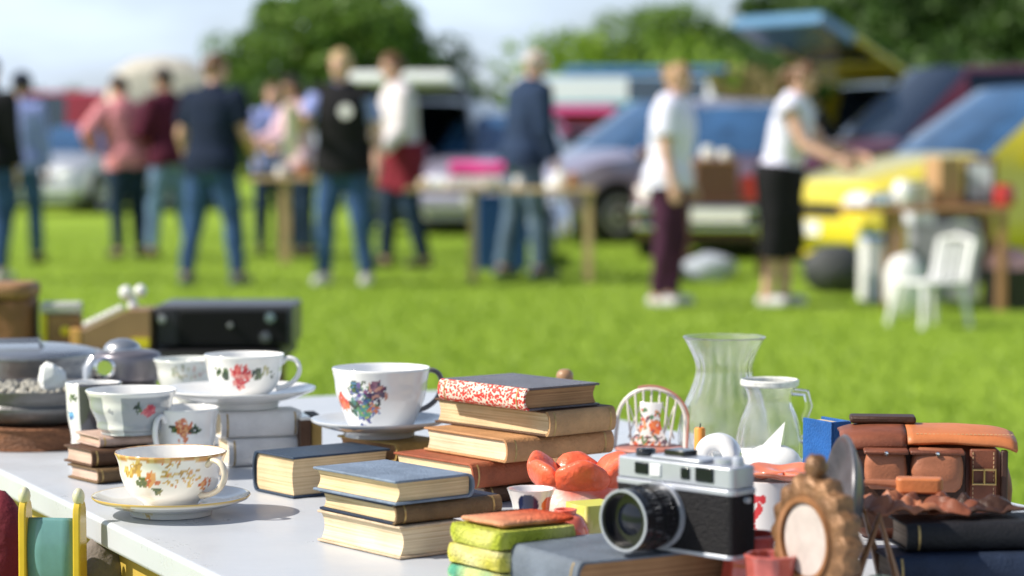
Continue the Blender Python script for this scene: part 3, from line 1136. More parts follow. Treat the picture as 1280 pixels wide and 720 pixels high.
hair_gr = mat('hair_grey', (0.42, 0.36, 0.31), 0.5, var=0.25, scale=40)
jean = mat('denim', (0.040, 0.085, 0.20), 0.9, var=0.55, scale=5, bump=0.4, bscale=40, spec=0.2)
jean_l = mat('denim_light', (0.15, 0.24, 0.40), 0.9, var=0.5, scale=5, bump=0.4, bscale=40, spec=0.2)
jean_g = mat('denim_grey', (0.10, 0.155, 0.23), 0.9, var=0.45, scale=5, bump=0.4, bscale=40, spec=0.2)
jean_d = mat('denim_dark', (0.02, 0.038, 0.075), 0.9, var=0.5, scale=5, bump=0.4, bscale=40, spec=0.2)
black_c = cloth('black', (0.012, 0.012, 0.015))
navy_c = cloth('navy', (0.012, 0.02, 0.045))
white_c = cloth('white', (0.70, 0.71, 0.88), 0.05)
lav_c = cloth('lavender', (0.26, 0.31, 0.62), 0.08)
pink_c = cloth('pink', (0.66, 0.26, 0.29), 0.22)
palepink_c = cloth('pale_pink', (0.68, 0.48, 0.56), 0.1)
maroon_c = cloth('maroon', (0.075, 0.012, 0.03), 0.2)
apron_c = cloth('apron', (0.20, 0.022, 0.04), 0.15)
offw_c = cloth('off_white', (0.68, 0.64, 0.68), 0.06)
purple_c = cloth('purple', (0.065, 0.022, 0.05), 0.3)
jacket_c = cloth('jacket', (0.022, 0.04, 0.085), 0.2)
shoe_w = mat('shoe_white', (0.56, 0.56, 0.58), 0.6)
shoe_d = mat('shoe_dark', (0.03, 0.025, 0.02), 0.6)
shoe_b = mat('shoe_blue', (0.05, 0.07, 0.12), 0.7)

person('person in black with dark hair, cut off by the picture edge', -14, 352, 1.74, R(165), black_c, jean, shoe_w, hair_dk, skin_a)
person('man seen from behind in a lavender shirt, blue jeans and dark cap', 27, 330, 1.70, R(172), lav_c, jean, shoe_d, hair_dk, skin_b, {'foot_p': (0.15, 0.05), 'foot_n': (-0.12, -0.1)}, cap=navy_c)
person('man in a pink shirt and dark jeans bending forward with elbows out', 160, 322, 1.74, R(215), pink_c, jean_d, shoe_d, hair_dk, skin_b,
       {'lean': 13, 'yaw': 20, 'nod': 14, 'arm_p': ((0.75, 0.15, -0.8), (-0.5, -0.6, -0.6)), 'arm_n': ((-0.75, 0.15, -0.8), (0.5, -0.6, -0.6))}, sleeve='long', build=1.14)
r4, h4, k4 = person('man in a maroon jumper and faded jeans looking at a white plate', 213, 322, 1.80, R(232), maroon_c, jean_l, shoe_d, hair_dk, skin_b,
       {'lean': 5, 'nod': 12, 'foot_p': (0.14, -0.12), 'foot_n': (-0.12, 0.12), 'arm_p': ((0.25, -0.2, -1), (-0.35, -0.9, 0.15)), 'arm_n': ((-0.25, -0.25, -1), (0.35, -0.9, 0.2))}, build=1.12)
person('broad man seen from behind in a navy tee shirt and blue jeans', 266, 357, 1.74, R(160), navy_c, jean, shoe_b, hair_br, skin_a,
       {'lean': 4, 'yaw': -35, 'nod': 12, 'foot_p': (0.2, 0.02), 'foot_n': (-0.20, -0.05), 'arm_p': ((0.35, -0.1, -1), (0.05, -0.5, -0.85)), 'arm_n': ((-0.30, -0.05, -1), (0.1, -0.75, -0.65))}, sleeve='short', build=1.13)
person('person in a blue lavender shirt standing half behind the navy tee man', 340, 318, 1.66, R(25), lav_c, jean_d, shoe_d, hair_br, skin_a,
       {'arm_n': ((-0.2, -0.3, -1), (0.2, -0.9, -0.2))}, sleeve='short')
person('woman in a pale pink blouse looking down at the wooden table', 376, 322, 1.72, R(-55), palepink_c, jean_d, shoe_d, hair_dk, skin_b,
       {'lean': 6, 'nod': 18, 'arm_n': ((-0.1, -0.55, -0.9), (0.25, -0.95, -0.3)), 'arm_p': ((0.1, -0.5, -0.9), (-0.25, -0.95, -0.3))}, hair_style='bob', fem=True)
r7, h7, k7 = person('blonde person in a black vest and jeans resting a hand on a pale plank', 430, 357, 1.76, R(-12), lav_c, jean, shoe_w, hair_bl, skin_a,
       {'yaw': -8, 'foot_p': (0.16, 0.02), 'foot_n': (-0.16, 0.0), 'arm_n': ((-0.30, -0.50, -0.72), (0.06, -0.92, 0.38)), 'arm_p': ((0.35, 0.05, -1), (0.05, -0.3, -0.9))}, sleeve='short', vest=black_c, build=1.06)
person('man in a white shirt with a maroon apron, side on to the field', 503, 336, 1.84, R(-72), offw_c, jean_d, shoe_d, hair_br, skin_a,
       {'lean': 5, 'nod': 12, 'foot_p': (0.12, 0.12), 'foot_n': (-0.1, -0.14), 'arm_n': ((-0.12, -0.35, -1), (0.0, -0.9, -0.35)), 'arm_p': ((0.12, -0.1, -1), (0.0, -0.75, -0.7))}, apron=apron_c, build=1.12)
person('old man with thin grey hair in a navy jacket behind the long table', 655, 347, 1.82, R(118), jacket_c, jean_g, shoe_b, hair_gr, skin_a,
       {'lean': 7, 'nod': 10, 'yaw': 10, 'foot_p': (0.11, 0.1), 'foot_n': (-0.11, -0.1), 'arm_p': ((0.2, -0.1, -1), (0.0, -0.5, -0.9)), 'arm_n': ((-0.2, 0.05, -1), (0, -0.35, -0.9))}, hair_style='bald', build=1.12, shirt_off=0.026)
person('woman in a loose white tee shirt, dark purple trousers and white trainers', 836, 383, 1.58, R(70), white_c, purple_c, shoe_w, hair_lb, skin_a,
       {'lean': 4, 'nod': 16, 'foot_p': (0.085, -0.02), 'foot_n': (-0.085, 0.03), 'arm_n': ((-0.30, 0.0, -1), (-0.06, -0.25, -1)), 'arm_p': ((0.30, 0.05, -1), (0.05, -0.3, -0.9))}, hair_style='bun', fem=True, sleeve='short', shirt_off=0.045)
person('woman in a sleeveless white top and long black shorts reaching over the goods', 975, 383, 1.60, R(66), white_c, black_c, shoe_w, hair_br, skin_a,
       {'lean': 12, 'nod': 14, 'foot_p': (0.085, -0.03), 'foot_n': (-0.085, 0.04), 'arm_n': ((-0.05, -0.45, -0.9), (0.0, -0.92, -0.42)), 'arm_p': ((0.08, -0.5, -0.85), (0.0, -0.92, -0.3))}, hair_style='pony', fem=True, sleeve='none', leg_end=0.35, leg_off=0.055, shirt_off=0.03)

wood_l = mat('pale_wood', (0.50, 0.36, 0.19), 0.7, var=0.2, scale=7, stretch=(1, 1, 6), bump=0.2)
wood_m = mat('mid_wood', (0.36, 0.19, 0.09), 0.6, var=0.3, scale=8, stretch=(8, 1, 1), bump=0.2)
wood_d = mat('dark_wood', (0.12, 0.055, 0.028), 0.5, var=0.35, scale=8, stretch=(8, 1, 1), bump=0.2)
whitep_early = mat('badge_white', (0.72, 0.72, 0.74), 0.5)
china = mat('china_white', (0.80, 0.80, 0.79), 0.12, var=0.03, coat=0.6)
# plank held by the blonde person
MB().lathe([(0.0, 0.0), (0.05, 0.0), (0.048, 0.006), (0.0, 0.008)], 20, (0.07, -0.185, 1.30), axis=Matrix.Rotation(R(90), 3, 'X')).build('badge', whitep_early, r7)
bpy.context.view_layer.update()
p0 = r7.matrix_world @ h7['n']
pl = MB().box((0, 0, -0.17), (0.085, 0.03, 0.40)).build('board', mat('bleached_wood', (0.66, 0.60, 0.46), 0.7, var=0.15, scale=7, stretch=(1, 1, 0.2)), None, bevel=0.006)
tag(pl, 'short pale board held upright by the blonde person', 'board')
place(pl, (p0.x - 0.01, p0.y - 0.03, p0.z), 0.2)
# plate held by the maroon jumper man
hv = r4.matrix_basis @ Vector((0, 0, 0))
bpy.context.view_layer.update()
hm_ = (r4.matrix_world @ h4['p'] + r4.matrix_world @ h4['n']) / 2
pt = MB().lathe([(0.0, 0.0), (0.06, 0.0), (0.125, 0.016), (0.13, 0.02), (0.122, 0.021), (0.06, 0.006), (0, 0.006)], 32).build('plate', china)
tag(pt, 'white plate held up by the man in maroon', 'plate')
pt.location = hm_ + Vector((0.0, -0.03, 0.03))
pt.rotation_euler = (R(70), 0, R(-10))

# ------------------------------------------------------------------ far tables and goods
def trestle(name, label, x0, x1, y, dep, h, m, legs_at, thick=0.035, tilt=0.0):
    t = thing(name, label, 'table', ((x0 + x1) / 2, y, 0), tilt)
    w = x1 - x0
    MB().box((0, 0, h - thick / 2), (w, dep, thick)).build('tabletop', m, t, bevel=0.006)
    for lx in legs_at:
        for sy in (-1, 1):
            MB().box((lx * w / 2, sy * (dep / 2 - 0.05), (h - thick) / 2 - 0.001), (0.055, 0.045, h - thick - 0.003)).build('leg', m, t, bevel=0.004)
        MB().box((lx * w / 2, 0, h * 0.3), (0.03, dep - 0.15, 0.04)).build('stretcher', m, t)
    return t
YA = 18.4
trestle('trestle_table', 'pale wooden trestle table in front of the old man in the navy jacket', bgx(505, YA), bgx(745, YA), YA + 0.32, 0.62, 0.73, wood_l, (-0.29, 0.93))
YB = 21.4
trestle('trestle_table', 'narrow wooden table beside the woman in the pale pink blouse', bgx(310, YB), bgx(395, YB), YB + 0.25, 0.5, 0.78, wood_l, (0.02,))
YC = 15.2
trestle('trestle_table', 'brown wooden table of boxes in front of the bright yellow car', bgx(1060, YC), bgx(1262, YC), YC + 0.28, 0.55, 0.665, wood_m, (-0.35, 0.93))
def jar(label, cat, name, px, d, z, h, r, m, prof=None, lid=None):
    p = at(px, 300, d)
    prof = prof or [(0.0, 0.0), (0.75, 0.0), (0.95, 0.12), (1.0, 0.5), (0.9, 0.8), (0.62, 0.93), (0.66, 1.0), (0.55, 1.0), (0.5, 0.92), (0.0, 0.9)]
    o = MB().lathe([(a * r, b * h) for a, b in prof], 20).build(name, m)
    tag(o, label, cat)
    place(o, (p.x, p.y, z))
    return o
def boxy(label, cat, name, px, d, z, size, m, rz=0.0, lid=None, lidm=None):
    p = at(px, 300, d)
    t = thing(name, label, cat, (p.x, p.y, z), rz)
    MB().box((0, 0, size[2] / 2), size).build('body', m, t, bevel=0.006)
    if lidm:
        MB().box((0, 0, size[2] + 0.0125), (size[0] * 1.03, size[1] * 1.03, 0.024)).build('lid', lidm, t, bevel=0.004)
    return t
bluebox = mat('blue_plastic', (0.012, 0.06, 0.20), 0.45)
greyp = mat('grey_plastic', (0.30, 0.31, 0.33), 0.5)
whitep = mat('white_plastic', (0.74, 0.75, 0.76), 0.4)
pinkb = mat('pink_blanket', (0.70, 0.06, 0.28), 0.95, bump=0.5, bscale=25)
boxy('tall dark blue storage bin standing behind the trestle table', 'bin', 'storage_bin', 626, 20.6, 0.0, (0.42, 0.36, 0.62), bluebox, 0.1, lidm=bluebox)
boxy('white box carrying the pink blanket on the trestle table', 'box', 'white_box', 596, 18.78, 0.731, (0.36, 0.2, 0.085), whitep, 0.05)
pb = MB()
pp = []
for i in range(15):
    u = i / 14 - 0.5
    pp.append([(u * 0.42, (0.075 + 0.006 * math.sin(9 * u)) * math.cos(a), 0.062 + (0.055 + 0.006 * math.sin(7 * u + a * 2)) * math.sin(a)) for a in [2 * math.pi * j / 18 for j in range(18)]])
o = len(pb.v)
pb.grid(pp, False, True)
pb.f += [tuple(range(18)), tuple(14 * 18 + k for k in range(17, -1, -1))]
pb.m += [0, 0]
pbo = tag(pb.build('blanket', pinkb), 'bright pink rolled blanket on the white box', 'blanket')
pv = at(596, 300, 18.78)
place(pbo, (pv.x, pv.y, 0.812), 0.05)
goods = [(530, 18.65, 0.07, 0.045, 'cream', 'round cream pot at the end of the trestle table near the apron'), (648, 18.6, 0.09, 0.035, 'white', 'white jar on the trestle table beside the leg'),
         (700, 18.6, 0.14, 0.05, 'white', 'tall white jug on the trestle table in front of the navy jacket')]
crm = mat('cream_ceramic', (0.66, 0.58, 0.42), 0.25)
for px, d, h, r, c, lb in goods:
    jar(lb, 'pot', 'ceramic_pot', px, d, 0.731, h, r, crm if c == 'cream' else china)
jar('little white cup at the very middle of the trestle table', 'cup', 'small_cup', 560, 18.62, 0.731, 0.075, 0.04, china)
jar('amber glass jar on the trestle table beside the tall white jug', 'jar', 'glass_jar', 716, 18.7, 0.731, 0.12, 0.045, mat('amber_glass', (0.35, 0.14, 0.03), 0.1, coat=0.8))
boxy('flat cream box on the trestle table in front of the pink blanket', 'box', 'flat_box', 617, 18.5, 0.731, (0.14, 0.12, 0.05), crm, 0.3)
# silver milk cans under the trestle table
jar('shiny steel churn under the trestle table behind the blue bin', 'churn', 'steel_churn', 697, 21.0, 0.0, 0.62, 0.13, chrome)
# right table goods
card = mat('cardboard', (0.42, 0.26, 0.13), 0.85, var=0.15)
boxy('tall tan cardboard box on the brown table behind the white chair', 'box', 'cardboard_box', 1178, 15.45, 0.666, (0.16, 0.2, 0.31), card, 0.35)
tv = thing('picture_frame', 'dark framed grey picture leaning on the brown table beside the tan box', 'picture frame', (at(1224, 300, 15.5).x, at(1224, 300, 15.5).y, 0.666), -0.15)
MB().box((0, 0, 0.155), (0.21, 0.03, 0.30)).build('frame', wood_d, tv, bevel=0.006)
MB().box((0, -0.017, 0.155), (0.15, 0.006, 0.23)).build('picture', mat('pale_grey_print', (0.45, 0.50, 0.55), 0.3, var=0.3, scale=15), tv)
boxy('pale tin between the jug and the tan box on the brown table', 'tin', 'tin', 1151, 15.35, 0.666, (0.10, 0.10, 0.15), crm, 0.2)
jar('round white jug on the brown table near the reaching woman', 'jug', 'white_jug', 1129, 15.3, 0.666, 0.17, 0.075, china)
jar('low steel bowl at the end of the brown table near the reaching woman', 'bowl', 'steel_bowl', 1100, 15.3, 0.666, 0.09, 0.085, chrome)
redp = mat('red_pot', (0.42, 0.03, 0.025), 0.3, coat=0.5)
jar('squat red pot on the brown table beside the dark frame', 'pot', 'red_pot', 1255, 15.4, 0.666, 0.14, 0.07, redp)
boxy('white plastic tub with a blue lid under the brown table', 'tub', 'plastic_tub', 1101, 16.4, 0.0, (0.25, 0.3, 0.42), whitep, 0.05, lidm=mat('blue_lid', (0.03, 0.16, 0.45), 0.4))
boxy('large grey plastic crate under the brown table beside the white tub', 'crate', 'plastic_crate', 1178, 16.5, 0.0, (0.44, 0.34, 0.50), greyp, -0.05, lidm=greyp)
boxy('white foam box standing on the grey crate', 'box', 'foam_box', 1148, 16.45, 0.526, (0.16, 0.22, 0.10), whitep, 0.15)
t = thing('bucket', 'dark bucket heaped with a pink cloth beside the brown table', 'bucket', (*at(1262, 300, 15.4).xy, 0))
MB().lathe([(0.0, 0.0), (0.13, 0.0), (0.17, 0.26), (0.18, 0.27), (0.165, 0.27), (0.125, 0.012), (0.0, 0.012)], 28).build('bucket_wall', black_trim, t)
hp_ = MB().ball((0, 0, 0.27), (0.155, 0.155, 0.14), 12, 18, wob=lambda p: 1 + 0.18 * fn(p, 14, 4))
o = hp_.build('cloth', mat('pink_cloth', (0.72, 0.40, 0.42), 0.95, bump=0.6, bscale=30), None)
tag(o, 'pale pink cloth heaped in the dark bucket', 'cloth')
o.location = (*at(1262, 300, 15.4).xy, 0)
o = MB().ball((0, 0, 0.17), (0.24, 0.18, 0.19), 12, 18, wob=lambda p: 1 + 0.15 * fn(p, 8, 9)).build('bag', mat('dark_bag', (0.05, 0.055, 0.06), 0.7, bump=0.5, bscale=20))
tag(o, 'lumpy charcoal holdall on the grass beside the woman in black shorts', 'bag')
p = at(1046, 300, 17.2)
o.location = (p.x, p.y, 0)
o = MB().ball((0, 0, 0.12), (0.26, 0.2, 0.135), 12, 18, wob=lambda p: 1 + 0.2 * fn(p, 9, 2)).build('bag', mat('pale_sack', (0.36, 0.40, 0.47), 0.8, bump=0.5, bscale=20))
tag(o, 'pale grey plastic sack on the grass under the brown saloon', 'bag')
p = at(888, 300, 18.8)
o.location = (p.x, p.y, 0)
o.scale = (0.85, 0.85, 0.85)
# old boxes on the front of the brown car
boxy('brown wicker hamper on the grass stand between the two women', 'hamper', 'hamper', 893, 19.4, 0.62, (0.34, 0.22, 0.30), wood_d, 0.1, lidm=wood_m)
trestle('trestle_table', 'low dark table under the hamper between the two women', bgx(845, 19.4), bgx(965, 19.4), 19.4, 0.4, 0.62, wood_d, (-0.8, 0.8))
boxy('red cash box on the low dark table beside the hamper', 'box', 'cash_box', 938, 19.4, 0.62, (0.16, 0.16, 0.2), redp, -0.1)
for q, (px, lb) in enumerate(((884, 'white pot on the lid of the wicker hamper'), (905, 'small white bowl beside the pot on the hamper lid'))):
    jar(lb, 'pot', 'white_pot', px, 19.4, 0.62 + 0.325, 0.11 - 0.03 * q, 0.055, china)
o = MB().ball((0, 0, 0.2), (0.12, 0.09, 0.21), 14, 18, wob=lambda p: 1 + 0.16 * fn(p, 11, 6)).build('carrier_bag', whitep)
tag(o, 'white plastic carrier bag slumped on the grass between the tub and the garden chair', 'bag')
p = at(1132, 300, 14.75)
o.location = (p.x, p.y, 0.0)
# white plastic chair
t = thing('garden_chair', 'white plastic garden chair in front of the brown table', 'chair', (*at(1162, 300, 14.0).xy, 0), R(-62))
sw = 0.36
MB().box((0, 0, 0.30), (sw, 0.36, 0.025)).build('seat', whitep, t, bevel=0.01)
bk = MB()
for xx in np.linspace(-0.14, 0.14, 5):
    bk.tube([(xx, 0.17, 0.32), (xx, 0.22, 0.56)], 0.014, 8)
bk.tube([(-0.18, 0.165, 0.30), (-0.18, 0.23, 0.58), (0, 0.24, 0.61), (0.18, 0.23, 0.58), (0.18, 0.165, 0.30)], 0.02, 8)
bk.build('backrest', whitep, t)
t.scale = (0.86, 0.86, 0.86)
for sx in (-1, 1):
    for sy in (-1, 1):
        MB().tube([(sx * 0.15, sy * 0.15, 0.29), (sx * 0.19, sy * 0.20, 0.0)], [0.024, 0.017], 8).build('leg', whitep, t)
# goods on the narrow wooden table
jar('white mug on the narrow wooden table', 'mug', 'white_mug', 352, 21.6, 0.781, 0.10, 0.05, china)
jar('dull copper pot on the narrow wooden table beside the white mug', 'pot', 'copper_pot', 380, 21.65, 0.781, 0.13, 0.07, mat('copper', (0.5, 0.22, 0.12), 0.35, 0.8))

# ------------------------------------------------------------------ the near sale table
def tabletop_mat():
    m = bpy.data.materials.new('white_tabletop')
    m.use_nodes = True
    nt = m.node_tree
    N = nt.nodes.new
    L = nt.links.new
    b = nt.nodes['Principled BSDF']
    tc = N('ShaderNodeTexCoord')
    def noise(scale, sx=(1, 1, 1), det=6, ro=0.0):
        mp = N('ShaderNodeMapping')
        mp.inputs['Scale'].default_value = sx
        mp.inputs['Rotation'].default_value = (0, 0, ro)
        L(tc.outputs['Object'], mp.inputs[0])
        n = N('ShaderNodeTexNoise')
        n.inputs['Scale'].default_value = scale
        n.inputs['Detail'].default_value = det
        n.inputs['Roughness'].default_value = 0.65
        L(mp.outputs[0], n.inputs['Vector'])
        return n.outputs['Fac']
    def ramp(src, a, b_, lo, hi):
        r = N('ShaderNodeMapRange')
        r.inputs['From Min'].default_value = a
        r.inputs['From Max'].default_value = b_
        r.inputs['To Min'].default_value = lo
        r.inputs['To Max'].default_value = hi
        L(src, r.inputs['Value'])
        return r.outputs[0]
    parts = [ramp(noise(3.2), 0.35, 0.7, 1.03, 0.93), ramp(noise(30, (1, 14, 1), 4, 0.5), 0.66, 0.74, 1.0, 0.82),
             ramp(noise(26, (12, 1, 1), 4, 0.2), 0.67, 0.74, 1.0, 0.85), ramp(noise(70), 0.68, 0.76, 1.0, 0.72)]
    cur = parts[0]
    for p in parts[1:]:
        k = N('ShaderNodeMath')
        k.operation = 'MULTIPLY'
        L(cur, k.inputs[0])
        L(p, k.inputs[1])
        cur = k.outputs[0]
    v = N('ShaderNodeVectorMath')
    v.operation = 'SCALE'
    v.inputs[0].default_value = (0.50, 0.535, 0.59)
    L(cur, v.inputs['Scale'])
    L(v.outputs[0], b.inputs['Base Color'])
    L(ramp(noise(14), 0.3, 0.7, 0.24, 0.46), b.inputs['Roughness'])
    return m
white_top = tabletop_mat()
yellow_w = mat('yellow_painted_wood', (0.50, 0.36, 0.07), 0.5, var=0.15, scale=10, bump=0.15, bscale=50)
U = Vector((-0.435, 0.900, 0)).normalized()
V = Vector((U.y, -U.x, 0))
P0 = Vector((-0.243, 1.885, 0))
T0, T1, TW = -0.80, 1.21, 0.80
ctr = P0 + U * ((T0 + T1) / 2) + V * (TW / 2)
rz_t = math.atan2(U.y, U.x)
tb = thing('sale_table', 'white topped sale table with yellow frame, loaded with china, books and an old camera', 'table', (ctr.x, ctr.y, 0), rz_t)
LT = T1 - T0
MB().box((0, 0, ZT - 0.0125), (LT, TW, 0.025)).build('tabletop', white_top, tb, bevel=0.004, seg=3)
for s in (-1, 1):
    MB().box((0, s * (TW / 2 - 0.03), ZT - 0.025 - 0.07), (LT - 0.10, 0.018, 0.138)).build('apron', yellow_w, tb, bevel=0.002)
    MB().box((s * (LT / 2 - 0.05), 0, ZT - 0.025 - 0.07), (0.018, TW - 0.11, 0.138)).build('apron', yellow_w, tb, bevel=0.002)
    for s2 in (-1, 1):
        MB().box((s * (LT / 2 - 0.035), s2 * (TW / 2 - 0.045), (ZT - 0.027) / 2), (0.045, 0.045, ZT - 0.028)).build('leg', yellow_w, tb, bevel=0.003)

# ------------------------------------------------------------------ books
pg_cream = pages_mat('pages_cream', (0.74, 0.58, 0.36), (0.44, 0.30, 0.15))
pg_pale = pages_mat('pages_pale', (0.78, 0.66, 0.47), (0.52, 0.38, 0.22))
pg_brown = pages_mat('pages_brown', (0.42, 0.24, 0.12), (0.20, 0.10, 0.05))
pg_grey = pages_mat('pages_grey', (0.50, 0.42, 0.33), (0.26, 0.20, 0.15))
pg_pink = pages_mat('pages_pink', (0.64, 0.47, 0.38), (0.42, 0.28, 0.22))
def cover(nm, c, r=0.55, v=0.15):
    return mat('cover_' + nm, c, r, var=max(v, 0.05) * 2.2, scale=34, bump=0.25, bscale=420, spec=0.28)
cv_greyblue = cover('grey_blue', (0.17, 0.22, 0.30))
cv_navy = cover('navy', (0.018, 0.028, 0.055))
cv_blueblack = cover('blue_black', (0.03, 0.05, 0.085), 0.4)
cv_brown = cover('brown', (0.10, 0.052, 0.03))
cv_tan = cover('tan', (0.46, 0.24, 0.11))
cv_rust = cover('rust', (0.30, 0.085, 0.04))
cv_beige = cover('beige', (0.55, 0.43, 0.30))
cv_white = cover('white', (0.74, 0.73, 0.72), 0.35, 0.04)
cv_black = cover('black', (0.014, 0.014, 0.017))
cv_mustard = cover('mustard', (0.42, 0.28, 0.09))
cv_olive = cover('olive_brown', (0.16, 0.10, 0.05))

gilt_m = mat('gilt', (0.45, 0.31, 0.12), 0.4, 0.5, var=0.5, scale=120)
def book_mesh(t, W, Lh, th, cov, pages, k=0, spine=None, ov=0.0028):
    """spine at +x, fore-edge at -x, lying flat, base at z=0; k quarter turns"""
    M = Matrix.Rotation(k * math.pi / 2, 4, 'Z')
    bt = 0.0022
    c = MB()
    c.box((0, 0, bt / 2), (W, Lh, bt))
    c.box((0, 0, th - bt / 2), (W, Lh, bt))
    # rounded spine strip
    prof = []
    for i in range(9):
        a = -math.pi / 2 + math.pi * i / 8
        prof.append((W / 2 + 0.0 + 0.0055 * math.cos(a), th / 2 + (th / 2 - 0.0003) * math.sin(a)))
    inn = [(x - 0.0022, th / 2 + (z - th / 2) * 0.86) for x, z in reversed(prof)]
    sp = MB().prism(prof + inn, -Lh / 2, Lh / 2)
    p = MB()
    x0, x1 = -W / 2 + ov, W / 2 + 0.0015
    poly = [(x1, bt + 0.0002)]
    n = 7
    poly += [(x1, th - bt - 0.0002)]
    for i in range(n + 1):
        u = i / n
        poly.append((x0 + 0.0032 * math.sin(math.pi * u), th - bt - 0.0002 - u * (th - 2 * bt - 0.0004)))
    p.prism(poly, -Lh / 2 + ov, Lh / 2 - ov)
    for m in (c, sp, p):
        m.v = [tuple(M @ Vector(q)) for q in m.v]
    pr2 = [(x + 0.0003, z_) for x, z_ in prof[1:-1]]
    for q_ in (-0.42, 0.42):
        gb_ = MB().prism(pr2 + [(x - 0.0008, z_) for x, z_ in reversed(pr2)], q_ * Lh - 0.0009, q_ * Lh + 0.0009)
        gb_.v = [tuple(M @ Vector(q)) for q in gb_.v]
        gb_.build('gilt_band', gilt_m, t)
    c.build('cover', cov, t, bevel=0.0008)
    p.build('pages', pages, t, angle=50)
    sp.build('spine', spine or cov, t, angle=50)

BG = {'f': 'front pile of old books', 't': 'tall pile of old books'}
def book(label, px, depth, z, Lp, Rp, th, theta, cov, pages, side='+x', spine=None, group=None, name='book'):
    """near bottom corner at px and depth; Lp/Rp: the two visible sides in photo pixels"""
    s = F / depth
    th_ = R(theta)
    b = Lp / s / math.sin(th_)
    a = Rp / s / math.cos(th_)
    P = at(px, 500, depth)
    ex = Vector((math.cos(th_), math.sin(th_), 0))
    ey = Vector((-math.sin(th_), math.cos(th_), 0))
    c = Vector((P.x, P.y, 0)) + ex * a / 2 + ey * b / 2
    t = thing(name, label, 'book', (c.x, c.y, z), th_, group)
    k = {'+x': 0, '+y': 1, '-x': 2, '-y': 3}[side]
    W, Lh = (a, b) if k % 2 == 0 else (b, a)
    book_mesh(t, W, Lh, th, cov, pages, k, spine)
    return t
E = 0.0006
# front pile
d0 = 1.925
z = ZT + E
book('thick pale paged book with a beige cover at the bottom of the small front pile', 499, d0, z, 116, 76, 0.0265, 38, cv_beige, pg_pale, '+x', group='front pile of old books'); z += 0.0265 + E
book('thin brown covered book in the middle of the small front pile', 491, d0 + 0.005, z, 104, 132, 0.0165, 37, cv_navy, pg_cream, '-y', spine=cv_olive, group='front pile of old books'); z += 0.0165 + E
book('book with a worn grey blue cover on top of the small front pile', 494, d0 - 0.004, z, 116, 92, 0.0198, 39, cv_greyblue, pg_cream, '+x', group='front pile of old books')
# tall pile
d1 = 2.21
z = ZT + E
GT = 'tall pile of old books'
book('dark brown book at the bottom of the tall pile', 604, d1 + 0.02, z, 120, 92, 0.016, 40, cv_brown, pg_grey, '-y', group=GT); z += 0.016 + E
book('book with a rust red spine, second from the bottom of the tall pile', 587, d1, z, 102, 88, 0.0235, 40, cv_rust, pg_cream, '-y', group=GT); z += 0.0235 + E
book('tan spined thick book in the middle of the tall pile', 630, d1, z, 106, 138, 0.0222, 38, cv_tan, pg_pale, '-y', group=GT); z += 0.0222 + E
book('cream paged book with dark brown boards, second from the top of the tall pile', 683, d1 + 0.01, z, 146, 86, 0.0240, 41, cv_brown, pg_cream, '-y', spine=cover('sand', (0.42, 0.25, 0.12)), group=GT); z += 0.0240 + E
# red patterned top book
def speckle_mat():
    m = bpy.data.materials.new('red_patterned_cloth')
    m.use_nodes = True
    nt = m.node_tree
    N = nt.nodes.new
    L = nt.links.new
    b = nt.nodes['Principled BSDF']
    b.inputs['Roughness'].default_value = 0.6
    tc = N('ShaderNodeTexCoord')
    mp = N('ShaderNodeMapping')
    mp.inputs['Scale'].default_value = (1, 1, 1.3)
    L(tc.outputs['Object'], mp.inputs[0])
    vo = N('ShaderNodeTexVoronoi')
    vo.inputs['Scale'].default_value = 330
    L(mp.outputs[0], vo.inputs['Vector'])
    cr = N('ShaderNodeValToRGB')
    e = cr.color_ramp.elements
    e[0].position = 0.50
    e[0].color = (0.55, 0.03, 0.02, 1)
    e[1].position = 0.60
    e[1].color = (0.75, 0.62, 0.52, 1)
    L(vo.outputs['Distance'], cr.inputs[0])
    L(cr.outputs[0], b.inputs['Base Color'])
    return m
book('book with a red and white patterned spine on top of the tall pile', 660, d1 + 0.005, z, 112, 93, 0.0212, 39, cover('dusk_grey', (0.10, 0.085, 0.095), 0.22), pg_brown, '-x', spine=speckle_mat(), group=GT)
# dark blue book lying apart
book('thick blue black book lying by itself between the cups and the book piles', 366, 2.265, ZT + E, 55, 118, 0.039, 66 - 28, cv_blueblack, pg_cream, '+y')
# under the flowered cup
z = ZT + E
GC = 'two books under the blue flowered cup'
book('olive brown book at the bottom under the blue flowered cup', 500, 2.36, z, 100, 60, 0.021, 40, cv_olive, pg_brown, '-y', group=GC); z += 0.021 + E
book('mustard covered book directly under the saucer of the blue flowered cup', 492, 2.36, z, 78, 60, 0.019, 40, cv_mustard, pg_brown, '-y', group=GC); z += 0.019 + E
Z_CUP2 = z
# white boxed books under the rose cup
z = ZT + E
book('white book with a red banded edge at the bottom under the rose cup', 284, 2.49, z, 22, 92, 0.029, 22, cv_white, pg_pale, '-y', spine=cv_white); z += 0.029 + E
book('white book with an orange end directly under the saucer of the rose cup', 275, 2.49, z, 16, 98, 0.027, 20, cv_white, pg_pale, '-y', spine=cv_white)
z += 0.027 + E
Z_CUP1 = z
# brown small books, far side
z = ZT + E
GB = 'small brown books under the grey bowl'
book('small dark book lowest under the grey bowl', 119, 2.365, z, 47, 62, 0.0145, 38, cv_olive, pg_pink, '-y', group=GB); z += 0.0145 + E
book('small brown book in the middle under the grey bowl', 112, 2.375, z, 45, 70, 0.017, 36, cv_brown, pg_pink, '-y', group=GB); z += 0.017 + E
book('thin pinkish book directly under the grey bowl', 122, 2.39, z, 40, 72, 0.011, 33, cover('dusty_pink', (0.50, 0.36, 0.30)), pg_pink, '-y', group=GB); z += 0.011 + E
Z_BOWL = z

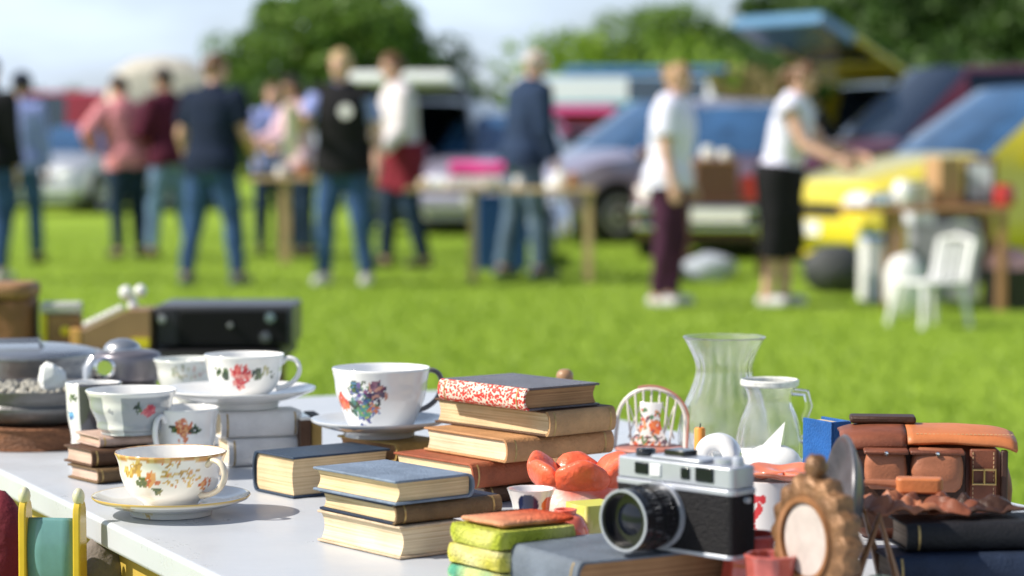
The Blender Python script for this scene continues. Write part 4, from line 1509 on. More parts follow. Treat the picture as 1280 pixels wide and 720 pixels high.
# ------------------------------------------------------------------ painted china
china_p = mat('china_painted', (0.8, 0.8, 0.8), 0.10, var=0.025, attr=True, coat=0.7)
def spots(seed, items):
    """items: list of (u0, v0, radius, count, blob radius, colours): clusters of painted dots"""
    q = random.Random(seed)
    out = []
    for u0, v0, rad, n, br, cols in items:
        for _ in range(n):
            a = q.random() * 6.283
            r = rad * math.sqrt(q.random())
            out.append((u0 + r * math.cos(a), v0 + r * math.sin(a) * 0.9, br * (0.6 + 0.8 * q.random()), q.choice(cols), q.random() * 3.1, 1.0 + q.random()))
    return out
WH = (0.80, 0.80, 0.785)
def painter(sp, r0, base=WH, band=None):
    arr = sp
    def f(a, r, z):
        col = base(a, r, z) if callable(base) else base
        aa = (a + math.pi) % (2 * math.pi) - math.pi
        u = aa * r0
        for cu, cv, br, c, an, el in arr:
            du = u - cu
            if abs(du) > br * 2.2:
                continue
            dv = z - cv
            if abs(dv) > br * 2.2:
                continue
            x = du * math.cos(an) + dv * math.sin(an)
            y = -du * math.sin(an) + dv * math.cos(an)
            if (x / el) ** 2 + (y * el * 0.9) ** 2 < br * br:
                col = c
        if band:
            col = band(a, r, z, col)
        return col
    return f
def resample(prof, step):
    out = [prof[0]]
    for (r0, z0), (r1, z1) in zip(prof, prof[1:]):
        d = math.hypot(r1 - r0, z1 - z0)
        n = max(1, int(d / step))
        for i in range(1, n + 1):
            out.append((r0 + (r1 - r0) * i / n, z0 + (z1 - z0) * i / n))
    return out
def smooth_prof(pts, n=6):
    """Catmull-Rom through the profile points"""
    out = []
    for i in range(len(pts) - 1):
        p0 = pts[max(i - 1, 0)]
        p1, p2 = pts[i], pts[i + 1]
        p3 = pts[min(i + 2, len(pts) - 1)]
        for k in range(n):
            t = k / n
            out.append(tuple(0.5 * (2 * p1[q] + (p2[q] - p0[q]) * t + (2 * p0[q] - 5 * p1[q] + 4 * p2[q] - p3[q]) * t * t + (3 * p1[q] - p0[q] - 3 * p2[q] + p3[q]) * t ** 3) for q in (0, 1)))
    out.append(pts[-1])
    return [(max(r, 0.0), z) for r, z in out]
def cup(label, loc, rad, h, rz, sp, handle=None, name='teacup', base=WH, band=None, flare=1.0, foot=0.5, group=None, hm=None, n=200, mtl=None, cat='cup'):
    """rz: direction (radians) the painting's u=0 faces"""
    t = thing(name, label, cat, loc, rz, group)
    th = 0.0022
    fr = rad * foot
    out = smooth_prof([(fr, 0.0), (fr * 1.01, 0.003), (fr * 1.12, 0.006), (rad * (0.80), h * 0.30), (rad * 0.93, h * 0.58), (rad * 0.965, h * 0.80), (rad * flare, h)], 5)
    inn = [(max(r - th, 0), z) for r, z in out if z > 0.0065]
    bot = [(0.0, 0.0095)] + [(max(0.0, inn[0][0] * 0.6), 0.0095)]
    rim = [(rad * flare - th * 0.3, h + 0.0010), (rad * flare - th * 0.8, h + 0.0008)]
    prof = [(0.0, 0.002), (fr * 0.86, 0.002), (fr * 0.92, 0.0)] + resample(out, 0.0012) + rim + list(reversed(inn)) + list(reversed(bot))
    pf = painter(sp, rad, base, band)
    b = MB()
    b.lathe(prof, n, paint=lambda a, r, z: pf(a, r, z))
    # keep the painting off the inside
    k0 = len([1 for _ in [(0.0, 0.002), (fr * 0.86, 0.002), (fr * 0.92, 0.0)]]) + len(resample(out, 0.0012)) + 2
    inside = base if not callable(base) else WH
    for q in range(k0 * n, len(b.c)):
        b.c[q] = inside
    b.build('bowl', mtl or china_p, t, paint=True, angle=60)
    if handle is not None:
        ha = handle - rz
        d = Vector((math.cos(ha), math.sin(ha), 0))
        pts = [(0.93, 0.84), (1.12, 0.93), (1.33, 0.86), (1.40, 0.66), (1.28, 0.45), (1.05, 0.32), (0.80, 0.27)]
        path = []
        for i in range(len(pts) - 1):
            p0, p1, p2, p3 = pts[max(i - 1, 0)], pts[i], pts[i + 1], pts[min(i + 2, len(pts) - 1)]
            for k in range(6):
                u = k / 6
                q = [0.5 * (2 * p1[j] + (p2[j] - p0[j]) * u + (2 * p0[j] - 5 * p1[j] + 4 * p2[j] - p3[j]) * u * u + (3 * p1[j] - p0[j] - 3 * p2[j] + p3[j]) * u ** 3) for j in (0, 1)]
                path.append(d * (q[0] * rad) + Vector((0, 0, q[1] * h)))
        path.append(d * (pts[-1][0] * rad) + Vector((0, 0, pts[-1][1] * h)))
        rr = [0.0032 if 2 < i < len(path) - 3 else 0.0042 for i in range(len(path))]
        MB().tube(path, rr, 12, flat=0.8).build('handle', hm or china, t)
    return t
def saucer(label, loc, rad, sp=(), rz=0.0, base=WH, band=None, mtl=None, hgt=0.0175, name='saucer', n=180):
    top = smooth_prof([(0.0, 0.0062), (rad * 0.33, 0.0062), (rad * 0.37, 0.0085), (rad * 0.70, hgt * 0.62), (rad * 0.97, hgt)], 5)
    bot = [(r, max(z - 0.0032, 0.0)) for r, z in top]
    prof = [(0.0, 0.0018), (rad * 0.46, 0.0018), (rad * 0.465, 0.0), (rad * 0.51, 0.0), (rad * 0.52, 0.003)] + [p for p in bot if p[0] > rad * 0.55] + [(rad, hgt - 0.0006), (rad * 0.995, hgt + 0.0004)] + list(reversed(resample(top, 0.0022)))
    pf = painter(list(sp), rad * 0.8, base, band)
    b = MB()
    b.lathe(prof, n, paint=lambda a, r, z: pf(a, r, z) if r > rad * 0.4 else (base if not callable(base) else WH))
    o = b.build(name, mtl or china_p, None, paint=True, angle=60)
    tag(o, label, 'saucer')
    place(o, loc, rz)
    return o
def toward(p, off=0.0):
    """direction from a point on the table to the eye, turned by off"""
    return math.atan2(-p.y, -p.x) + off
def base_at(px, depth, z):
    p = at(px, 500, depth)
    return Vector((p.x, p.y, z))

# 1 the nearest cup
c1 = base_at(213, 2.17, ZT + E)
def band_gold(a, r, z, col):
    if r > 0.0695 or False:
        return (0.62, 0.42, 0.12)
    return col
saucer('white saucer with a worn gilt rim under the nearest cup, beside the table edge', c1, 0.0715,
       spots(4, [(0.02, 0.012, 0.012, 14, 0.002, [(0.6, 0.4, 0.1), (0.75, 0.6, 0.25)])]), rz=toward(c1, -0.9), base=(0.78, 0.77, 0.74), band=band_gold)
gold = [(0.58, 0.36, 0.10), (0.70, 0.50, 0.16), (0.45, 0.27, 0.08)]
grn = [(0.10, 0.14, 0.05), (0.06, 0.10, 0.04), (0.20, 0.20, 0.07)]
orng = [(0.62, 0.20, 0.08), (0.70, 0.36, 0.16), (0.55, 0.14, 0.06)]
sp1 = spots(9, [(-0.034, 0.040, 0.006, 22, 0.0020, gold), (-0.030, 0.026, 0.006, 14, 0.0020, grn), (-0.018, 0.030, 0.0065, 24, 0.0018, orng),
                (-0.014, 0.020, 0.004, 9, 0.0018, grn), (0.002, 0.034, 0.012, 26, 0.0013, gold), (0.020, 0.032, 0.010, 18, 0.0013, gold),
                (0.036, 0.026, 0.008, 18, 0.0015, orng), (0.010, 0.040, 0.02, 20, 0.0012, orng), (-0.045, 0.036, 0.006, 14, 0.0018, gold)])
def band1(a, r, z, col):
    if z > 0.0462 + 0.0018 * math.sin(7 * a) :
        return (0.58, 0.30, 0.10) if math.sin(a * 23) > -0.5 else (0.66, 0.46, 0.2)
    return col
cup('white cup painted with yellow and orange flowers and a gilt rim, nearest the table edge', c1 + Vector((0, 0, 0.0068)), 0.0485, 0.0495, toward(c1), sp1,
    handle=R(-38), band=band1, base=(0.80, 0.785, 0.75), flare=1.04, hm=mat('china_gilt', (0.66, 0.58, 0.46), 0.2, var=0.3, scale=60, coat=0.5))

# 2 rose cup on the white books
c2 = base_at(299, 2.545, Z_CUP1)
saucer('large white saucer standing on the white books under the rose cup', c2, 0.081, rz=0, base=(0.80, 0.80, 0.79), hgt=0.020)
reds = [(0.60, 0.05, 0.06), (0.72, 0.16, 0.14), (0.45, 0.02, 0.04), (0.78, 0.34, 0.30)]
dk = [(0.05, 0.08, 0.05), (0.10, 0.15, 0.07), (0.03, 0.05, 0.04)]
sp2 = spots(5, [(-0.021, 0.031, 0.0045, 16, 0.0022, dk), (0.014, 0.031, 0.005, 18, 0.0020, dk), (-0.004, 0.031, 0.0115, 70, 0.0020, reds), (-0.005, 0.020, 0.005, 16, 0.0018, reds),
                (0.024, 0.034, 0.005, 12, 0.0013, [(0.35, 0.36, 0.2), (0.6, 0.55, 0.3)]), (0.034, 0.030, 0.004, 8, 0.0012, dk), (-0.032, 0.034, 0.005, 10, 0.0013, dk)])
cup('white cup with a cluster of red roses under its rim on the tall white saucer', c2 + Vector((0.006, -0.004, 0.0068)), 0.0415, 0.0485, toward(c2), sp2, handle=R(2), flare=1.03, foot=0.52)
# pale green flowered cup behind it
c3 = base_at(236, 2.70, ZT + E)
t = thing('tin', 'white tin behind the floral mug, carrying the pale cup', 'tin', c3, 0.2)
MB().box((0, 0, 0.017), (0.075, 0.075, 0.034)).build('body', cv_white, t, bevel=0.004)
MB().box((0, 0, 0.040), (0.077, 0.077, 0.012)).build('lid', cv_white, t, bevel=0.003)
sp3 = spots(6, [(-0.01, 0.036, 0.010, 18, 0.0015, [(0.4, 0.42, 0.30), (0.55, 0.5, 0.38), (0.3, 0.34, 0.25)]), (0.01, 0.037, 0.012, 16, 0.0013, [(0.55, 0.55, 0.4), (0.6, 0.45, 0.4)])])
cup('white cup with faint green sprigs standing behind the rose cup', c3 + Vector((0, 0, 0.0468)), 0.037, 0.047, toward(c3), sp3, base=(0.74, 0.76, 0.72), flare=1.06, handle=R(95))

# 3 blue flowered cup on the books
c4 = base_at(474, 2.42, Z_CUP2)
saucer('grey white saucer under the blue flowered cup', c4, 0.069, rz=0, base=(0.58, 0.60, 0.63))
blues = [(0.05, 0.07, 0.25), (0.14, 0.10, 0.30), (0.06, 0.18, 0.30), (0.20, 0.26, 0.50)]
sp4 = spots(8, [(-0.020, 0.034, 0.020, 60, 0.0017, dk + [(0.10, 0.24, 0.12), (0.3, 0.36, 0.5)]), (-0.018, 0.030, 0.014, 34, 0.0019, blues + [(0.25, 0.10, 0.2)]), (-0.030, 0.045, 0.007, 30, 0.0021, blues + dk), (-0.034, 0.026, 0.008, 24, 0.0022, dk + [(0.08, 0.22, 0.18)]), (-0.020, 0.020, 0.009, 34, 0.0021, [(0.06, 0.24, 0.22), (0.12, 0.32, 0.14), (0.5, 0.5, 0.1), (0.05, 0.12, 0.3)]),
                (-0.004, 0.042, 0.010, 50, 0.0020, [(0.13, 0.05, 0.10), (0.25, 0.10, 0.16), (0.06, 0.04, 0.09), (0.5, 0.25, 0.2)]), (-0.008, 0.024, 0.006, 20, 0.0018, orng + [(0.15, 0.2, 0.4)]),
                (-0.052, 0.030, 0.010, 40, 0.0022, [(0.75, 0.18, 0.06), (0.66, 0.08, 0.05)]), (-0.024, 0.008, 0.009, 20, 0.0015, blues)])
cup('white cup crowded with blue, green and purple flowers beside the tall pile of books', c4 + Vector((0.002, 0, 0.0068)), 0.0485, 0.0615, toward(c4), sp4, handle=R(28), flare=1.02, foot=0.62,
    hm=mat('handle_dark', (0.16, 0.15, 0.16), 0.3, var=0.5, scale=60), base=(0.79, 0.80, 0.81))

# 4 floral mug, grey bowl, small blue motif mug
c5 = base_at(232, 2.43, ZT + E)
sp5 = spots(15, [(-0.002, 0.052, 0.0085, 55, 0.0018, orng + [(0.45, 0.10, 0.05)]), (0.010, 0.050, 0.005, 16, 0.0016, dk), (-0.013, 0.050, 0.004, 10, 0.0016, dk), (-0.004, 0.041, 0.005, 10, 0.0014, orng)] )
cup('white mug with one orange rose between the grey bowl and the white books', c5, 0.032, 0.068, toward(c5), sp5, name='mug', flare=1.06, foot=0.66, handle=R(-125), hm=china)
c6 = base_at(164, 2.42, Z_BOWL)
def base6(a, r, z):
    aa = (a + math.pi) % (2 * math.pi) - math.pi
    return (0.76, 0.77, 0.76) if -0.75 < aa < -0.25 or aa > 1.1 or aa < -1.35 else (0.30, 0.33, 0.36)
sp6 = spots(17, [(0.019, 0.026, 0.006, 26, 0.0020, [(0.45, 0.05, 0.08), (0.55, 0.12, 0.14)]), (0.006, 0.028, 0.005, 8, 0.0016, dk), (-0.022, 0.026, 0.003, 6, 0.0014, [(0.4, 0.42, 0.46)])])
cup('grey banded bowl with a white patch and a red flower on the small brown books', c6, 0.0435, 0.043, toward(c6), sp6, name='bowl', base=base6, flare=1.05, foot=0.7, cat='bowl',
    band=lambda a, r, z, c: (0.78, 0.79, 0.80) if z > 0.0395 else c)
c7 = base_at(117, 2.53, ZT + E)
def base7(a, r, z):
    aa = (a + math.pi) % (2 * math.pi) - math.pi
    return (0.78, 0.79, 0.80) if aa < -0.55 else (0.06, 0.06, 0.075)
sp7 = spots(19, [(-0.029, 0.052, 0.005, 14, 0.0022, [(0.05, 0.22, 0.55), (0.15, 0.4, 0.7), (0.05, 0.1, 0.35)]), (-0.026, 0.07, 0.006, 10, 0.0015, dk)])
cup('dark and white mug with a small blue flower behind the grey bowl', c7, 0.0295, 0.084, toward(c7), sp7, name='mug', base=base7, flare=1.0, foot=0.8)

# ------------------------------------------------------------------ pewter, far side of the table
pewter = mat('pewter', (0.34, 0.345, 0.35), 0.33, 0.75, var=0.25, scale=22, bump=0.12, bscale=90)
pewter_d = mat('pewter_dark', (0.16, 0.16, 0.165), 0.4, 0.6, var=0.3, scale=22, bump=0.15, bscale=90)
steel = mat('dull_silver', (0.52, 0.53, 0.55), 0.28, 0.85, var=0.15, scale=20)
wicker = mat('brown_wicker', (0.20, 0.085, 0.04), 0.7, var=0.5, scale=60, stretch=(1, 1, 2.5), bump=0.7, bscale=160)
pb0 = base_at(46, 2.70, ZT + E)
o = MB().lathe(smooth_prof([(0.0, 0.0), (0.078, 0.0), (0.083, 0.003), (0.084, 0.02), (0.086, 0.0235), (0.082, 0.0245)], 4) + [(0.0, 0.0245)], 60).build('wicker_mat', wicker)
place(tag(o, 'round brown woven stand under the dark dish', 'stand'), pb0)
t = thing('dish', 'dark pewter dish filled with gravel coloured beads on the woven stand', 'dish', pb0 + Vector((0, 0, 0.0252)), 0)
MB().lathe(smooth_prof([(0.0, 0.0), (0.05, 0.0), (0.070, 0.004), (0.079, 0.014), (0.082, 0.020), (0.079, 0.024), (0.082, 0.029), (0.086, 0.038), (0.083, 0.0385), (0.074, 0.031)], 4) + [(0.0, 0.030)], 72).build('dish_body', pewter_d, t)
bd = MB()
q = random.Random(2)
for k in range(230):
    a, r = q.random() * 6.283, 0.071 * math.sqrt(q.random())
    bd.ball((r * math.cos(a), r * math.sin(a), 0.0335 + q.random() * 0.004), 0.0034, 4, 7)
kind(bd.build('beads', mat('bead', (0.42, 0.40, 0.34), 0.35, var=0.4, scale=200), t), 'stuff')
pb1 = base_at(22, 2.90, ZT + E)
t = thing('tureen', 'large shallow grey pewter tureen behind the dish of beads', 'tureen', pb1, 0.2)
MB().lathe(smooth_prof([(0.0, 0.0), (0.055, 0.0), (0.06, 0.006), (0.05, 0.02), (0.06, 0.036), (0.088, 0.052), (0.098, 0.074), (0.102, 0.084), (0.098, 0.086), (0.092, 0.080)], 5) + [(0.0, 0.066)], 80).build('tureen_body', pewter, t)
ld = MB().lathe(smooth_prof([(0.094, 0.082), (0.09, 0.0885), (0.06, 0.0935), (0.02, 0.0955), (0.0, 0.0955)], 4), 64).build('lid', steel, t)
MB().tube([(-0.03, -0.035, 0.094), (-0.025, -0.04, 0.102), (0.025, -0.04, 0.102), (0.03, -0.035, 0.094)], 0.003, 8).build('handle', steel, ld)
# white lump
o = MB().ball((0, 0, 0.016), (0.0165, 0.014, 0.0165), 7, 9, wob=lambda p: 1 + 0.35 * fn(p, 60, 3)).build('sugar_lump', mat('chalk_white', (0.80, 0.82, 0.82), 0.6), None, smooth=False)
place(tag(o, 'white crumpled lump of paper lying on the beads in the dark dish', 'paper'), pb0 + Vector((0.024, -0.03, 0.0252 + 0.036)))
# pewter pot
pc = base_at(160, 2.76, ZT + E)
t = thing('coffee_pot', 'tarnished grey lidded pot with a round badge and curved spout behind the bowls', 'pot', pc, 0)
MB().lathe(smooth_prof([(0.0, 0.0), (0.030, 0.0), (0.034, 0.004), (0.033, 0.02), (0.033, 0.05), (0.0335, 0.064)], 4) + [(0.0, 0.064)], 48).build('pot_body', mat('pot_black', (0.035, 0.032, 0.036), 0.3, 0.3, var=0.3, coat=0.4), t)
MB().lathe(smooth_prof([(0.0335, 0.0645), (0.038, 0.067), (0.039, 0.078), (0.0385, 0.092), (0.034, 0.0975), (0.02, 0.1005), (0.0, 0.1015)], 4), 48).build('pot_band', mat('pot_grey', (0.20, 0.19, 0.22), 0.35, 0.5, var=0.15), t)
lid = MB().ball((-0.006, 0.0, 0.099), (0.022, 0.022, 0.014), 10, 24).build('lid', steel, t)
MB().tube([(-0.034, -0.012, 0.090), (-0.040, -0.016, 0.078), (-0.042, -0.018, 0.062), (-0.050, -0.02, 0.048), (-0.054, -0.02, 0.03), (-0.055, -0.02, 0.0)], [0.009, 0.010, 0.007, 0.006, 0.006, 0.007], 12).build('spout', steel, t)
ax = Matrix.Rotation(R(90), 3, 'X')
bdg = MB().lathe([(0.0, 0.0), (0.010, 0.0), (0.0125, 0.002), (0.0125, 0.005), (0.010, 0.006), (0.0085, 0.004), (0.0, 0.004)], 28, (-0.020, -0.034, 0.082), axis=ax).build('badge', chrome, t)
MB().tube([(0.03, 0.0, 0.09), (0.055, 0.0, 0.088), (0.058, 0.0, 0.05), (0.034, 0.0, 0.02)], [0.004, 0.0045, 0.0045, 0.004], 10).build('handle', pewter_d, t)
# small gilt tins by the white books
GT2 = 'little gilt tins'
for k, (px, m, lb) in enumerate(((377, cv_brown, 'small brown box with a gilt edge beside the white books'), (391, cv_mustard, 'narrow mustard box beside the small brown gilt box'))):
    p = base_at(px, 2.52 + 0.01 * k, ZT + E)
    t = thing('small_box', lb, 'box', p, 0.25)
    MB().box((0, 0, 0.024), (0.011, 0.05, 0.048)).build('body', m, t, bevel=0.001)
    MB().box((0, 0, 0.050), (0.0115, 0.051, 0.0035)).build('lid', china if k == 0 else cv_black, t, bevel=0.001)

# ------------------------------------------------------------------ second table behind with blurred goods
D2 = 4.0
xa, xb = bgx(-140, D2), bgx(352, D2)
t = thing('side_table', 'second sale table beyond the white one, carrying boxes and a black stereo', 'table', ((xa + xb) / 2, D2 + 0.16, 0))
MB().box((0, -0.05, ZT - 0.013), (xb - xa, 0.34, 0.025)).build('tabletop', black_trim, t, bevel=0.003)
for sx in (-1, 1):
    for sy in (-1, 1):
        MB().box((sx * ((xb - xa) / 2 - 0.04), sy * 0.14 - 0.05, (ZT - 0.026) / 2), (0.04, 0.04, ZT - 0.027)).build('leg', wood_d, t, bevel=0.003)
# brown rounded box
brl = mat('brown_leatherette', (0.23, 0.105, 0.045), 0.6, var=0.3, scale=14, bump=0.3, bscale=120)
t = thing('hat_box', 'brown rounded leather hat box on the second table', 'box', base_at(2, D2, ZT + E), 0.0)
def roundbox(w, d, h, rr, n=6):
    pts = []
    for cx, cy, a0 in ((w / 2 - rr, d / 2 - rr, 0), (-w / 2 + rr, d / 2 - rr, 90), (-w / 2 + rr, -d / 2 + rr, 180), (w / 2 - rr, -d / 2 + rr, 270)):
        for i in range(n + 1):
            a = R(a0 + 90 * i / n)
            pts.append((cx + rr * math.cos(a), cy + rr * math.sin(a)))
    return pts
MB().prism(roundbox(0.115, 0.12, 0.1, 0.03), 0, 0.082, 'xy').build('body', brl, t, bevel=0.004)
lid = MB().prism(roundbox(0.121, 0.126, 0.1, 0.032), 0.0825, 0.109, 'xy').build('lid', mat('tan_leatherette', (0.30, 0.16, 0.07), 0.6, var=0.2, scale=14, bump=0.3, bscale=120), t, bevel=0.008)
MB().box((0, -0.064, 0.08), (0.014, 0.006, 0.018)).build('clasp', chrome, t, bevel=0.001)
# yellow sided box
yel = mat('bright_yellow', (0.62, 0.52, 0.02), 0.4)
amber = mat('amber_tin', (0.27, 0.15, 0.06), 0.4, var=0.3, scale=40)
t = thing('money_box', 'little amber box with yellow corner and grey lid on the second table', 'box', base_at(78, D2, ZT + E), 0.12)
MB().box((0.006, 0, 0.028), (0.054, 0.06, 0.056)).build('body', amber, t, bevel=0.002)
MB().box((-0.0265, -0.002, 0.029), (0.0105, 0.064, 0.058)).build('corner_post', yel, t, bevel=0.002)
MB().box((0, 0, 0.067), (0.066, 0.066, 0.016)).build('lid', mat('pale_grey_lid', (0.50, 0.50, 0.46), 0.4), t, bevel=0.003)
MB().lathe([(0.0, 0), (0.008, 0), (0.0085, 0.002), (0.0, 0.003)], 18, (0.008, -0.031, 0.03), axis=ax).build('badge', yel, t)
# slant topped box
t = thing('slope_box', 'brown slope topped writing box with an orange end on the second table', 'box', base_at(151, D2, ZT + E), 0.0)
MB().prism([(-0.056, 0), (0.058, 0), (0.058, 0.066), (0.02, 0.066), (-0.056, 0.032)], -0.05, 0.05).build('body', mat('slope_brown', (0.26, 0.16, 0.08), 0.5, var=0.2), t, bevel=0.002)
MB().prism([(-0.0735, 0), (-0.0565, 0), (-0.0565, 0.034), (-0.0735, 0.036)], -0.051, 0.051).build('end_panel', mat('orange_wood', (0.62, 0.34, 0.10), 0.45), t, bevel=0.002)
MB().box((0.042, -0.053, 0.012), (0.028, 0.005, 0.016)).build('label_plate', yel, t)
sl_ = MB()
for k in range(7):
    u = k / 6
    sl_.ball((-0.05 + 0.055 * u, -0.03, 0.041 + 0.026 * u), 0.0062, 8, 12)
o = sl_.build('bead_string', china)
place(tag(o, 'string of cream beads laid up the slope topped box', 'necklace'), base_at(151, D2, ZT + E))
t = thing('figurine', 'white china figurine with two round heads on the slope topped box', 'figurine', base_at(167, D2, ZT + 0.067 + E), 0)
MB().lathe(smooth_prof([(0.0, 0.0), (0.009, 0.0), (0.007, 0.01), (0.005, 0.018), (0.0, 0.02)], 4), 18).build('figure_body', china, t)
MB().ball((-0.011, 0, 0.024), (0.0115, 0.011, 0.0125), 10, 16).build('head', china, t)
MB().ball((0.013, 0, 0.027), (0.0105, 0.0105, 0.011), 10, 16).build('head', china, t)
# stereo
satin_k = mat('knob_grey', (0.30, 0.31, 0.34), 0.4, 0.2)
blk = mat('black_stereo', (0.006, 0.006, 0.008), 0.5, var=0.1, spec=0.2)
t = thing('stereo', 'black stereo with a grey top edge and small knobs on the second table', 'stereo', base_at(283, D2, ZT + E), 0.0)
MB().box((0, 0.06, 0.038), (0.226, 0.18, 0.068)).build('case', mat('stereo_grey', (0.055, 0.058, 0.07), 0.35), t, bevel=0.004)
MB().box((0.016, -0.033, 0.036), (0.178, 0.008, 0.056)).build('front_panel', blk, t, bevel=0.002)
MB().box((-0.092, -0.033, 0.037), (0.032, 0.007, 0.060)).build('front_panel', mat('stereo_side', (0.03, 0.03, 0.04), 0.4, spec=0.3), t, bevel=0.002)
for kx, kz, r_, m_ in ((0.012, 0.040, 0.004, satin_k), (0.078, 0.052, 0.009, mat('knob_teal', (0.18, 0.24, 0.27), 0.25, 0.4)), (-0.100, 0.050, 0.0075, satin_k), (0.070, 0.020, 0.010, mat('knob_dark', (0.10, 0.11, 0.13), 0.25, 0.4))):
    MB().lathe([(0.0, 0.0), (r_, 0.0), (r_ * 0.9, 0.008), (0.0, 0.009)], 22, (kx, -0.0375, kz), axis=ax).build('knob', m_, t)
for sx in (-0.09, 0.09):
    MB().lathe([(0.0, 0.0), (0.009, 0.0), (0.009, 0.0045), (0.0, 0.0045)], 14, (sx, 0.0, 0.0)).build('foot', black_trim, t)

# ------------------------------------------------------------------ glass
gl = glass_mat('clear_glass', (0.985, 0.99, 0.985))
def glass_lathe(name, label, loc, outer, th, fl=None, n=96, parent=None, floor=0.008):
    out = smooth_prof(outer, 6)
    inn = [(max(r - th, 0.001), z) for r, z in out if z > floor + 0.001]
    prof = [(0.0, 0.0005)] + out + [(out[-1][0] - th * 0.5, out[-1][1] + th * 0.4)] + list(reversed(inn)) + [(inn[0][0] * 0.5, floor), (0.0, floor)]
    kk = len(out) + 1
    o = MB().lathe(prof, n, wob=fl).build(name, gl, parent, angle=80)
    return o
def flute(a, r, z):
    if z > 0.060 and z < 0.130:
        w = math.sin(math.pi * (z - 0.060) / 0.07)
        return (r * (1 + 0.032 * w * math.cos(18 * a)), z)
    return (r, z)
v1 = base_at(905, 2.50, ZT + E)
o = glass_lathe('glass_vase', '', v1, [(0.034, 0.0), (0.042, 0.005), (0.0475, 0.022), (0.0475, 0.040), (0.043, 0.060), (0.034, 0.080), (0.029, 0.096), (0.0295, 0.108), (0.0355, 0.122), (0.0430, 0.1345)], 0.0022, flute, 120)
place(tag(o, 'tall clear glass vase with a flared rim and fluted neck', 'vase'), v1)
v2 = base_at(962, 2.42, ZT + E)
t = thing('glass_jug', 'small clear glass jug with a frosted collar in front of the vase', 'jug', v2, 0)
glass_lathe('jug_body', '', v2, [(0.024, 0.0), (0.029, 0.004), (0.033, 0.018), (0.0335, 0.034), (0.029, 0.056), (0.0225, 0.074), (0.023, 0.084), (0.0275, 0.093)], 0.002, lambda a, r, z: (r * (1 + (0.022 * math.cos(12 * a) * math.sin(math.pi * z / 0.075) if z < 0.075 else 0)), z), 96, t)
MB().lathe([(0.0280, 0.0915), (0.0295, 0.093), (0.0297, 0.097), (0.0281, 0.0985), (0.0265, 0.097), (0.0267, 0.093)], 64, caps=False).build('collar', mat('frosted_collar', (0.66, 0.67, 0.64), 0.35, var=0.3, scale=160), t)
MB().tube([(0.0225, -0.004, 0.086), (0.036, -0.006, 0.085), (0.039, -0.006, 0.072), (0.035, -0.005, 0.060), (0.042, -0.006, 0.046), (0.031, -0.004, 0.036)], [0.004, 0.0042, 0.004, 0.004, 0.0038, 0.004], 12).build('handle', gl, t)

# ------------------------------------------------------------------ small goods round the camera
# wire backed doll chair
wirew = mat('white_wire', (0.72, 0.68, 0.64), 0.4)
wirer = mat('red_wire', (0.42, 0.16, 0.12), 0.5)
p = base_at(812, 2.48, ZT + E)
t = thing('doll_chair', 'tiny hoop backed chair with a flowered back panel behind the camera', 'chair', p, R(-14))
hp2 = [(0.036 * math.cos(a), 0.012, 0.048 + 0.034 * math.sin(a)) for a in [math.pi * k / 18 for k in range(19)]]
MB().tube([(0.037, 0.0, 0.020)] + hp2 + [(-0.037, 0.0, 0.020)], 0.0021, 9).build('hoop', wirew, t)
MB().tube([(0.040, -0.006, 0.022)] + [(x * 1.10, y - 0.006, z + 0.003) for x, y, z in hp2[:12]], 0.0012, 8).build('hoop_trim', wirer, t)
for k in range(7):
    x = -0.026 + 0.0087 * k
    zt_ = 0.048 + 0.034 * math.sqrt(max(0, 1 - (x / 0.036) ** 2))
    MB().tube([(x * 0.75, 0.004, 0.023), (x, 0.011, zt_)], 0.0011, 7).build('spindle', wirew, t)
lt = MB()
for k in range(4):
    x0_ = -0.024 + 0.012 * k
    lt.tube([(x0_, 0.009, 0.030), (x0_ + 0.006, 0.010, 0.048), (x0_ + 0.012, 0.011, 0.070 - 0.004 * abs(k - 1.5))], 0.0008, 6)
    lt.tube([(-x0_, 0.0095, 0.030), (-x0_ - 0.006, 0.0105, 0.048), (-x0_ - 0.012, 0.0115, 0.070 - 0.004 * abs(k - 1.5))], 0.0008, 6)
lt.build('lattice', wirew, t)
MB().lathe([(0.0, 0.018), (0.034, 0.018), (0.036, 0.0205), (0.034, 0.023), (0.0, 0.023)], 36).build('seat', wirer, t)
for sx in (-1, 1):
    for sy in (-1, 1):
        MB().tube([(sx * 0.022, sy * 0.02, 0.018), (sx * 0.028, sy * 0.027, 0.0)], [0.003, 0.002], 8).build('leg', wirer, t)
spc = spots(23, [(0.0, 0.0, 0.023, 130, 0.0016, [(0.08, 0.06, 0.07), (0.15, 0.1, 0.12), (0.55, 0.1, 0.05), (0.6, 0.25, 0.1), (0.1, 0.2, 0.08)]), (0.006, 0.002, 0.007, 30, 0.0018, [(0.75, 0.2, 0.05), (0.65, 0.1, 0.04)])])
m_ = MB()
Pg, Cg = [], []
pnt = painter([(u, v, b, c, a, e) for u, v, b, c, a, e in spc], 1.0, (0.76, 0.74, 0.72))
for i in range(45):
    v_ = i / 44
    row, crow = [], []
    for j in range(45):
        u_ = j / 44 - 0.5
        wdt = 0.036 + 0.005 * math.cos(6 * v_) - 0.018 * v_
        x = u_ * wdt
        zc = 0.024 + 0.044 * v_
        row.append((x, -0.001 + 0.009 * v_ - 0.003 * math.cos(u_ * 3), zc))
        crow.append(pnt(x, 1.0, zc - 0.041))
    Pg.append(row)
    Cg.append(crow)
m_.grid(Pg, cols=Cg)
bp = m_.build('back_panel', china_p, t, paint=True)
sd = bp.modifiers.new('thick', 'SOLIDIFY')
sd.thickness = 0.002

